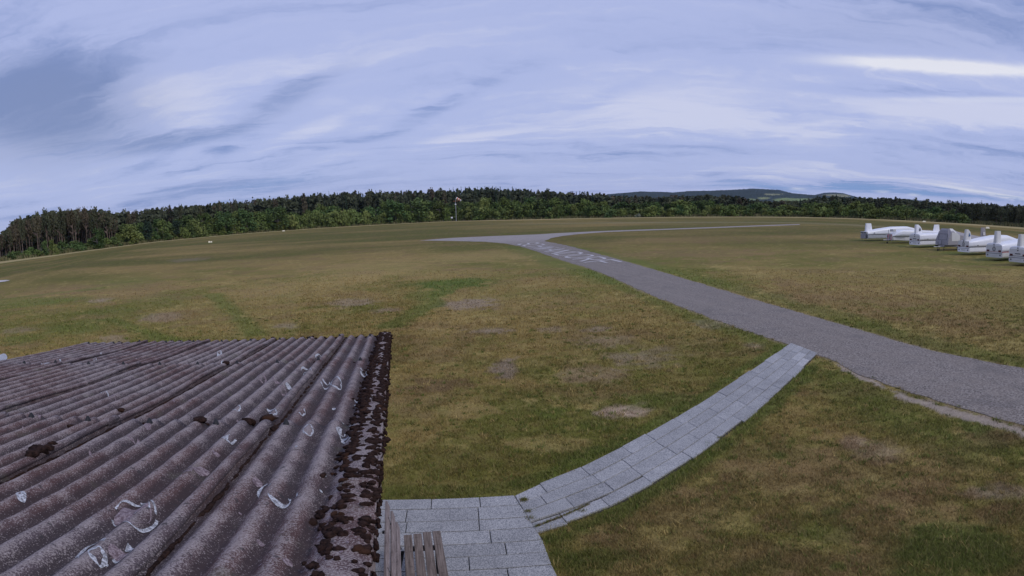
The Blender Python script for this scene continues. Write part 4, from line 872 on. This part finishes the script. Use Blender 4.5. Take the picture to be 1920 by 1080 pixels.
L_DARK = mat('dark_broadleaf', rough=.85, spec=.08, fn=f_leaf((.055, .092, .034), (.110, .152, .050)))
L_BUSH = mat('light_bush_leaf', rough=.85, spec=.08, fn=f_leaf((.108, .142, .044), (.200, .238, .074)))
L_FLOWER = mat('white_blossom', rough=.9, fn=f_leaf((.08, .11, .05), (.34, .35, .27)))
M_BARK = mat('pine_bark', rough=.95, fn=lambda nt: nt.put(nt.p.inputs['Base Color'], nt.mix(nt.ramp(nt.noise(nt.P, 1.2, 3), .4, .6), (.09, .065, .052), (.19, .14, .11))))
M_BARKG = mat('grey_bark', rough=.95, fn=lambda nt: nt.put(nt.p.inputs['Base Color'], nt.mix(nt.ramp(nt.noise(nt.P, 1.2, 3), .4, .6), (.10, .09, .075), (.22, .20, .17))))
def cards(cent, rad, n, size, up=.3):
    """n leaf-sized quads through each clump ellipsoid: cent (k,3), rad (k,3)"""
    k = len(cent); ix = np.repeat(np.arange(k), n); m = len(ix)
    d = rng.normal(size=(m, 3)); d /= np.linalg.norm(d, axis=1)[:, None]; r = rng.random(m)**.45
    p = cent[ix]+d*rad[ix]*r[:, None]
    nr = d*.8+rng.normal(size=(m, 3))*.6; nr[:, 2] += up; nr /= np.linalg.norm(nr, axis=1)[:, None]
    a = np.cross(nr, rng.normal(size=(m, 3))); a /= np.linalg.norm(a, axis=1)[:, None]; b = np.cross(nr, a)
    s = size*rng.uniform(.6, 1.4, m)[:, None]; sv_ = np.array([1, 1, 1.]); a = a*s; b = b*s*.75
    v = np.stack([p-a-b*.3, p+b, p+a-b*.2, p-b], 1).reshape(-1, 3); t = np.repeat(np.clip(rng.random(k)[ix]*.7+rng.random(m)*.45, 0, 1), 4)
    return v, t
def crown_mesh(kind):
    """unit crown: height 1, radius about 1 (scaled per tree)"""
    if kind == 'pine':                    # irregular flat-topped Scots pine crown carried high
        k = 15; z = rng.uniform(.56, .97, k); rr = .85*np.sqrt(np.clip(1-((z-.68)/.34)**2, .06, 1)); a = rng.uniform(0, 6.28, k); q = rng.uniform(.15, .75, k)*rr
        c = np.c_[np.cos(a)*q, np.sin(a)*q, z]; r = np.c_[rng.uniform(.25, .45, (k, 1)).repeat(2, 1), rng.uniform(.030, .055, (k, 1))]; n = 46; sz = .10
    elif kind == 'pinefull':
        k = 22; z = rng.uniform(.22, .98, k)**.85; rr = .9*np.sqrt(np.clip(1-((z-.5)/.52)**2, .05, 1)); a = rng.uniform(0, 6.28, k); q = rng.uniform(.1, .7, k)*rr
        c = np.c_[np.cos(a)*q, np.sin(a)*q, z]; r = np.c_[rng.uniform(.28, .48, (k, 1)).repeat(2, 1)*np.clip(1.2-z[:, None]*.6, .3, 1), rng.uniform(.035, .06, (k, 1))]; n = 42; sz = .10
    elif kind == 'spruce':
        k = 26; z = np.linspace(.10, .985, k); rr = (1-z)*.95+.03; a = rng.uniform(0, 6.28, k); q = rr*rng.uniform(.1, .5, k)
        c = np.c_[np.cos(a)*q, np.sin(a)*q, z]; r = np.c_[(rr*.75+.04)[:, None].repeat(2, 1), np.full((k, 1), .03)]; n = 36; sz = .09
    elif kind == 'bush':
        k = 20; z = rng.uniform(.02, .80, k); rr = np.sqrt(np.clip(1-(z/.98)**2, .1, 1)); a = rng.uniform(0, 6.28, k); q = rng.uniform(.1, .72, k)*rr
        c = np.c_[np.cos(a)*q, np.sin(a)*q, z]; r = np.c_[rng.uniform(.26, .42, (k, 1)).repeat(2, 1), rng.uniform(.11, .19, (k, 1))]; n = 48; sz = .095
    else:                                 # broadleaf, foliage down to the ground on the open side
        k = 30; z = rng.uniform(.06, .90, k); rr = np.sqrt(np.clip(1-((z-.42)/.56)**2, .12, 1)); a = rng.uniform(0, 6.28, k); q = rng.uniform(.25, .78, k)*rr
        c = np.c_[np.cos(a)*q, np.sin(a)*q, z]; r = np.c_[rng.uniform(.24, .38, (k, 1)).repeat(2, 1), rng.uniform(.07, .12, (k, 1))]; n = 46; sz = .085
    v, t = cards(c, r, n, 1., .3)
    # leaf quads keep a real size although the crown is scaled unevenly: shrink their height share
    vv = v.reshape(-1, 4, 3); m = vv.mean(1, keepdims=True); dlt = (vv-m)*sz; dlt[..., 2] *= .36 if kind not in ('bush',) else .7; v = (m+dlt).reshape(-1, 3)
    me = np_mesh(kind+'_crown', v, np.arange(len(v)).reshape(-1, 4), False, {'clump': t}); return me
def trunk_mesh(h, r0=.035, limbs=6, bend=.05):
    b = MB(); a = rng.uniform(0, 6.28); P = [(math.cos(a)*bend*math.sin(t*2.5), math.sin(a)*bend*math.sin(t*2.5), t*h) for t in (0, .2, .45, .7, 1)]
    b.tube(P, [r0*1.3, r0, r0*.85, r0*.6, r0*.25], 7)
    for i in range(limbs):
        z = h*rng.uniform(.45, .95); q = rng.uniform(0, 6.28); b.tube([(P[2][0], P[2][1], z), (math.cos(q)*.3, math.sin(q)*.3, z+.03), (math.cos(q)*.6, math.sin(q)*.6, z+.07)], [r0*.4, r0*.25, r0*.1], 5)
    me = bpy.data.meshes.new('trunk'); me.from_pydata(b.v, [], b.f); me.update(); return me
VAR = {k: [crown_mesh(k) for _ in range(n)] for k, n in (('pine', 6), ('pinefull', 5), ('spruce', 4), ('bush', 6), ('broad', 7))}
TR = {'pine': [trunk_mesh(.93, .10, 7) for _ in range(3)], 'pinefull': [trunk_mesh(.9, .09, 3)], 'spruce': [trunk_mesh(.9, .06, 0)], 'broad': [trunk_mesh(.6, .08, 4) for _ in range(2)], 'bush': [trunk_mesh(.5, .04, 4)]}
_mc = {}
def with_mat(me, m):
    if (me.name, m.name) not in _mc:
        q = me.copy(); q.materials.clear(); q.materials.append(m); _mc[(me.name, m.name)] = q
    return _mc[(me.name, m.name)]
def tree(name, kind, px, depth, top_py, halfw_px, leaf, label, cat, group=None, bark=None, hmin=2.):
    """a tree on the column px of the photograph, depth metres behind the field's edge, as tall as the photograph shows it"""
    ih = int(round((px+150)/10)); a = float(np.interp(px, COLS_X, COLS_A)); d = float(edge_d(np.array(a)))+depth
    h = max(hmin, H+d*math.tan(elev_at(px, top_py))); w = halfw_px/F_*d
    t = empty(name, (d*math.sin(a), d*math.cos(a), -.05), rng.uniform(0, 6.28), label=label, cat=cat, group=group)
    me = VAR[kind][rng.integers(len(VAR[kind]))]; c = mesh_obj('crown' if kind != 'bush' else 'foliage', with_mat(me, leaf), None, t); c.scale = (w, w*rng.uniform(.85, 1.15), h)
    tm = TR[kind][rng.integers(len(TR[kind]))]; s = mesh_obj('trunk' if kind != 'bush' else 'stem', with_mat(tm, bark or M_BARKG), None, t); tw = min(w, h*.22) if kind in ('pine', 'pinefull') else w; s.scale = (tw, tw, h)
    return t
COLS_X = np.arange(-140, 2101, 5.); COLS_A = np.array([azel(x, float(np.interp(x, [q[0] for q in EDGE_PX], [q[1] for q in EDGE_PX])))[0] for x in COLS_X])
SKY_PX = [(-140, 470), (-40, 452), (0, 441), (14, 436), (28, 424), (40, 413), (52, 409), (66, 407), (76, 402), (100, 400), (125, 398), (150, 397), (172, 396), (195, 397), (212, 401), (250, 399), (300, 393), (340, 387), (400, 384), (450, 380), (480, 377),
          (520, 374), (560, 370), (600, 366), (660, 363), (700, 363), (760, 362), (800, 360), (850, 357), (900, 354), (940, 355), (1000, 358), (1045, 361), (1060, 363), (1110, 364), (1150, 368), (1200, 369), (1280, 369), (1340, 368), (1380, 368), (1400, 373),
          (1440, 377), (1500, 377), (1530, 371), (1570, 369), (1620, 371), (1680, 373), (1700, 375), (1760, 379), (1830, 382), (1880, 385), (1920, 387), (2100, 400)]
def sky_y(x): return float(np.interp(x, [q[0] for q in SKY_PX], [q[1] for q in SKY_PX]))
def rim_y(x): return float(np.interp(x, [q[0] for q in EDGE_PX], [q[1] for q in EDGE_PX]))
SEC = [(120, 'at the far left end'), (215, 'just left of the first light green tree'), (395, 'left of the pair of big dark round trees'), (540, 'by the pair of big dark round trees'), (715, 'by the long light green bushes'), (835, 'left of the windsock'),
       (960, 'right beside the windsock'), (1060, 'above the fork of the tarmac'), (1140, 'left of where the far hills begin'), (1300, 'under the low left shoulder of the far hills'), (1440, 'under the highest far hill'), (1530, 'below the far village'), (1620, 'below the round far hill'), (1800, 'above the trailers'), (9999, 'at the right end beyond the trailers')]
def sec_of(x): return next(n for q, n in SEC if x < q)
def build_woods():
    U = rng.uniform
    # tall bare-stemmed pines at the left end of the wood
    x = -30.
    while x < 222:
        tree('pine_tree', 'pine', x, U(2, 26), sky_y(x)+U(-3, 6)*.9, U(8, 13), L_PINEB if U(0, 1) < .45 else L_PINE, 'tall bare-stemmed pine '+sec_of(x), 'pine tree', 'bare-stemmed pines '+sec_of(x), M_BARK); x += U(3.0, 5.2)
    # pines and spruces that make the skyline behind the leafy trees
    x = 214.
    while x < 1960:
        sp = 840 < x < 990 or (1500 < x < 1640 and U(0, 1) < .5) or U(0, 1) < .13; k = 'spruce' if sp else ('pinefull' if U(0, 1) < .7 else 'pine')
        tp = sky_y(x)+U(-2.5, 4.0)
        sec = sec_of(x)
        tree('spruce_tree' if sp else 'pine_tree', k, x, U(14, 60), tp, U(4, 6) if sp else U(7, 12), L_SPRUCE if sp else (L_PINEB if U(0, 1) < .35 and x < 1500 else L_PINE),
             ('pointed dark spruce on the skyline ' if sp else 'dark pine on the skyline ')+sec, 'spruce tree' if sp else 'pine tree', ('spruces' if sp else 'pines')+' on the skyline '+sec, M_BARK)
        x += U(6.2, 9.2)
    # leafy trees in the middle layer
    x = 235.
    while x < 1800:
        s, r = sky_y(x), rim_y(x); f = U(.52, .80) if x < 960 else U(.60, .88)
        if 860 < x < 900: f = .6
        sec = sec_of(x)
        tree('leafy_tree', 'broad', x, U(5, 16), r-(r-s)*f, U(13, 22), L_BROAD if U(0, 1) < .5 else L_DARK, 'round green leafy tree before the pines, '+sec, 'leafy tree', 'leafy trees before the pines '+sec); x += U(11, 18)
    # shrubs along the mown edge
    x = 10.
    while x < 1812:
        s, r = sky_y(x), rim_y(x); f = U(.24, .46)
        if x < 215: f = U(.16, .40)
        if 540 < x < 700: f = U(.42, .58)
        if x > 960: f = U(.34, .62)
        lf_ = L_BUSH if (540 < x < 700 or U(0, 1) < .42) and not (215 < x < 440 and U(0, 1) < .6) else (L_BROAD if U(0, 1) < .6 else L_DARK)
        if x < 215: lf_ = L_DARK if U(0, 1) < .75 else L_BROAD
        sec = sec_of(x)
        tree('shrub', 'bush', x, U(-2, 5), r-(r-s)*f-1, U(9, 19), lf_, 'green shrub on the mown edge, '+sec, 'shrub', 'shrubs along the mown edge '+sec, hmin=1.2); x += U(7, 12.5) if x > 215 else U(7, 14)
    # dark pine wood standing back at the right end
    x = 1795.
    while x < 2000:
        tree('pine_tree', 'pinefull', x, U(1, 8), sky_y(x)+U(1, 9), U(8, 13), L_PINE, 'dark pine at the right end of the wood behind the trailers', 'pine tree', 'dark pines at the right end of the wood', M_BARK); x += U(5, 8)
    # trees one can tell apart
    T = tree
    T('leafy_tree', 'broad', 243, 0, 420, 22, L_BUSH, 'light green broad tree right beside the tall bare-stemmed pines', 'leafy tree')
    T('spruce_tree', 'pinefull', 277, -1, 416, 14, L_SPRUCE, 'dark green conifer between two light green trees at left', 'conifer', bark=M_BARK)
    T('leafy_tree', 'broad', 306, 0, 411, 14, L_BROAD, 'mid green tree between two dark conifers at left', 'leafy tree')
    T('spruce_tree', 'pinefull', 333, -1, 414, 14, L_SPRUCE, 'dark spreading conifer left of the light yellow-green tree', 'conifer', bark=M_BARK)
    T('leafy_tree', 'broad', 364, 0, 409, 18, L_BUSH, 'light yellow-green tree left of the two big dark round trees', 'leafy tree')
    T('leafy_tree', 'broad', 422, 0, 396, 24, L_DARK, 'big round dark green tree, left of a pair', 'leafy tree')
    T('leafy_tree', 'broad', 463, 0, 391, 23, L_DARK, 'big round dark green tree, right of a pair', 'leafy tree')
    T('leafy_tree', 'broad', 522, 0, 386, 22, L_DARK, 'dark round tree left of the long light green bushes', 'leafy tree')
    T('leafy_tree', 'broad', 742, 1, 374, 26, L_DARK, 'very dark broad tree right of the light green bushes', 'leafy tree')
    T('leafy_tree', 'broad', 786, 1, 370, 26, L_DARK, 'tall very dark round tree left of the windsock', 'leafy tree')
    T('leafy_tree', 'broad', 826, 3, 376, 18, L_BROAD, 'mid green tree just left of the windsock pole', 'leafy tree')
    T('leafy_tree', 'broad', 876, 3, 377, 18, L_DARK, 'dark tree just right of the windsock pole', 'leafy tree')
    T('leafy_tree', 'broad', 908, 1, 370, 15, L_BUSH, 'bright green tree right of the windsock', 'leafy tree')
    T('shrub', 'bush', 104, -4, 456, 8, L_BUSH, 'small bright yellow-green bush below the bare-stemmed pines', 'shrub', hmin=1.)
    T('shrub', 'bush', 1196, -3, 399, 7, L_FLOWER, 'small shrub covered in white blossom above the taxiway', 'shrub', hmin=1.)
    T('shrub', 'bush', 1814, -2, 414, 9, L_BUSH, 'last light green bush of the row above the trailers', 'shrub', hmin=1.)
    T('leafy_tree', 'broad', 182, -3, 427, 20, L_DARK, 'dull green bushy tree under the last of the bare-stemmed pines', 'leafy tree')
    # the mass of the wood behind: one could not count it
    n = 1500; xs = rng.uniform(-60, 2020, n); V = []; T_ = []; base = [crown_mesh('pinefull') for _ in range(3)]
    bv = []
    for me in base:
        co = np.empty(len(me.vertices)*3, np.float32); me.vertices.foreach_get('co', co); co = co.reshape(-1, 4, 3); sel = rng.permutation(len(co))[:230]; co = co[sel].copy(); m = co.mean(1, keepdims=True); co = m+(co-m)*1.9; bv.append(co)
    for x in xs:
        a = float(np.interp(x, COLS_X, COLS_A)); dep = rng.uniform(20, 110) if x > 214 else rng.uniform(24, 90); d = float(edge_d(np.array(a)))+dep; py = sky_y(x)+rng.uniform(1.5, 12); h = H+d*math.tan(elev_at(x, py)); w = rng.uniform(3, 5.5)
        q = bv[rng.integers(3)]; r = rng.uniform(0, 6.28); c, s = math.cos(r), math.sin(r); p = q*[w, w, h]; p = np.stack([p[..., 0]*c-p[..., 1]*s+d*math.sin(a), p[..., 0]*s+p[..., 1]*c+d*math.cos(a), p[..., 2]], -1); V.append(p.reshape(-1, 3)); T_.append(np.full(len(p)*4, rng.random())*.6)
    V = np.vstack(V); me = np_mesh('pine_wood', V, np.arange(len(V)).reshape(-1, 4), False, {'clump': np.concatenate(T_)}); mesh_obj('pine_wood', me, L_PINE, kind='stuff', label='dense dark pine wood that fills the ground behind the front trees', cat='wood')
    # rank grass and brambles along the foot of the wood
    n = 60000; x = rng.uniform(-60, 2000, n); a = np.interp(x, COLS_X, COLS_A); d = edge_d(a)+rng.normal(-.5, 1.6, n)+1.5; h = rng.uniform(.3, 1.2, n)*(.4+1.2*fbm(x, x*0, .08, 3, 61)); px_, py_ = d*np.sin(a), d*np.cos(a)
    th = rng.uniform(0, 6.28, n); w = .22; v = np.empty((n, 3, 3)); v[:, 0] = np.c_[px_-np.cos(th)*w, py_-np.sin(th)*w, np.zeros(n)-.02]; v[:, 1] = np.c_[px_+np.cos(th)*w, py_+np.sin(th)*w, np.zeros(n)-.02]; v[:, 2] = np.c_[px_+rng.normal(0, .2, n), py_+rng.normal(0, .2, n), h]
    me = np_mesh('rough_grass', v.reshape(-1, 3), np.arange(3*n).reshape(-1, 3), False, {'clump': np.repeat(rng.random(n), 3)}); mesh_obj('rough_grass', me, mat('rank_grass', rough=.9, fn=f_leaf((.060, .075, .025), (.20, .175, .085))), kind='stuff', label='rank grass and brambles at the foot of the wood', cat='rough grass')
build_woods()

# ------------------------------------------------------------------ far hills, meadows and village
def hill(name, prof, d0, d1, d2, meadows=(), seed=0):
    px = np.arange(prof[0][0], prof[-1][0]+.1, 1.5); py = np.interp(px, [p[0] for p in prof], [p[1] for p in prof])
    A = np.array([azel(x, y) for x, y in zip(px, py)]); hr = H+d1*np.tan(A[:, 1]); hr = np.maximum(hr, 0)*(1+.0); m = 46; t = np.linspace(0, 1, m)
    D = np.where(t < .7, d0+(d1-d0)*t/.7, d1+(d2-d1)*(t-.7)/.3); prf = np.where(t < .7, np.sin(t/.7*np.pi/2)**1.15, np.cos((t-.7)/.3*np.pi/2))
    AA, DD = np.meshgrid(A[:, 0], D, indexing='ij'); PP = prf[None].repeat(len(px), 0); x = np.sin(AA)*DD; y = np.cos(AA)*DD
    z = hr[:, None]*PP+(fbm(x, y, .004, 4, seed)-.5)*26*PP*(hr[:, None] > 8)*(1-np.exp(-((PP-1)/.15)**2)*.7)+(rng.random(x.shape)-.5)*3.2*(PP > .05); z[:, 0] = -3; z[:, -1] = -3
    col = np.array((.014, .026, .019))*(.7+.7*fbm(x, y, .02, 4, seed+1))[..., None]
    # meadows lie where the photograph shows them on the slope that faces us
    q = np.stack([x, y, z-H], -1) @ RC.T; u = CX+F_*np.arctan2(q[..., 0], q[..., 2]); v = CY-F_*np.arctan2(q[..., 1], np.hypot(q[..., 0], q[..., 2]))
    for (mx, my, rx, ry, c) in meadows:
        w = sstep(np.sqrt(((u-mx)/rx)**2+((v-my)/ry)**2)+(fbm(x, y, .006, 3, seed+4)-.5)*1.2, 1.25, .85)[..., None]; w = w*(t < .72)[None, :, None]; col = col*(1-w)+np.array(c)*w
    a_, b_ = x.shape; i = np.arange(a_-1)[:, None]; j = np.arange(b_-1)[None]; f = np.stack([i*b_+j, (i+1)*b_+j, (i+1)*b_+j+1, i*b_+j+1], -1).reshape(-1, 4)
    me = np_mesh(name, np.c_[x.ravel(), y.ravel(), z.ravel()], f, True, {'tint': col.reshape(-1, 3)})
    if me.polygons[len(f)//2].normal.z < 0: me.flip_normals()
    mesh_obj(name, me, M_hill, kind='structure'); return A
M_hill = mat('hillside', rough=.95, fn=lambda nt: nt.put(nt.p.inputs['Base Color'], nt.mix(1., attr(nt, 'tint', 'Color'), nt.ramp(nt.noise(nt.P, .02, 4, .7), .3, .7, .6, 1.4, False), 'MULTIPLY')))
hill('hills', [(1100, 392), (1120, 372), (1140, 365), (1170, 362.5), (1200, 359.5), (1240, 360.5), (1262, 361.5), (1285, 359.5), (1330, 358.5), (1370, 357.3), (1395, 355.6), (1410, 354.8), (1440, 356.4), (1462, 357.6), (1472, 360.5), (1488, 364), (1520, 366.5), (1560, 369), (1610, 372), (1650, 376), (1690, 386)], 2600, 4300, 5600,
     [(1486, 374.5, 34, 3.4, (.17, .22, .075)), (1450, 364.5, 18, 1.4, (.26, .26, .13)), (1432, 371.5, 12, 1.6, (.2, .22, .09)), (1410, 374, 9, 1.5, (.2, .25, .09))], 71)
hill('hills', [(1490, 390), (1515, 370), (1530, 365.5), (1545, 362), (1562, 361), (1580, 362), (1595, 366), (1606, 369), (1630, 374), (1660, 390)], 4800, 5900, 6900, [(1567, 367.5, 26, 3.4, (.20, .19, .09))], 72)
hill('hills', [(1660, 392), (1680, 373.5), (1700, 373.5), (1730, 376.5), (1755, 380.5), (1790, 383.5), (1840, 392)], 2200, 3000, 3900, [], 73)
def build_village():
    mw = [mat('render_wall', (.62, .60, .55), .8), mat('ochre_wall', (.50, .40, .28), .8)]; mr = mat('tiled_roof', (.22, .075, .045), .8)
    for k, (px, py, w) in enumerate(((1497, 369.2, 16), (1505, 368.6, 12), (1512, 369.0, 14), (1519, 368.4, 18), (1527, 368.8, 12), (1538, 368.0, 13), (1549, 368.3, 11), (1466, 371.5, 14))):
        a, e = azel(px, py); d = 4150.; z = H+d*math.tan(e); t = empty('house', (d*math.sin(a), d*math.cos(a), z-4), rng.uniform(0, 3), label='tiny pale house in the far village below the hills', cat='house', group='houses of the far village')
        MB().box(-w/2, w/2, -5, 5, -8, 7).build('wall', mw[k % 2], t); MB().add([(-w/2-1, -6, 6.5), (w/2+1, -6, 6.5), (w/2+1, 6, 6.5), (-w/2-1, 6, 6.5), (-w/2-1, 0, 12), (w/2+1, 0, 12)], [(0, 1, 5, 4), (2, 3, 4, 5), (0, 4, 3), (1, 2, 5), (0, 3, 2, 1)]).build('roof', mr, t)
build_village()

# ------------------------------------------------------------------ air
def build_haze():
    me = bpy.data.meshes.new('haze'); mb = MB().box(-8200, 8200, -8200, 8200, -1.2, 330); me.from_pydata(mb.v, [], mb.f); me.update()
    m = bpy.data.materials.new('haze'); m.use_nodes = True; nt = NT(m.node_tree); nt.n.clear(); o = nt.new('ShaderNodeOutputMaterial'); v = nt.new('ShaderNodeVolumePrincipled')
    v.inputs['Color'].default_value = (.50, .68, 1., 1); v.inputs['Density'].default_value = HAZE; v.inputs['Anisotropy'].default_value = .2; nt.l.new(v.outputs[0], o.inputs['Volume'])
    mesh_obj('haze', me, m, kind='stuff', label='thin bluish air between the airfield and the far hills', cat='haze')
HAZE = 2.8e-5
build_haze()
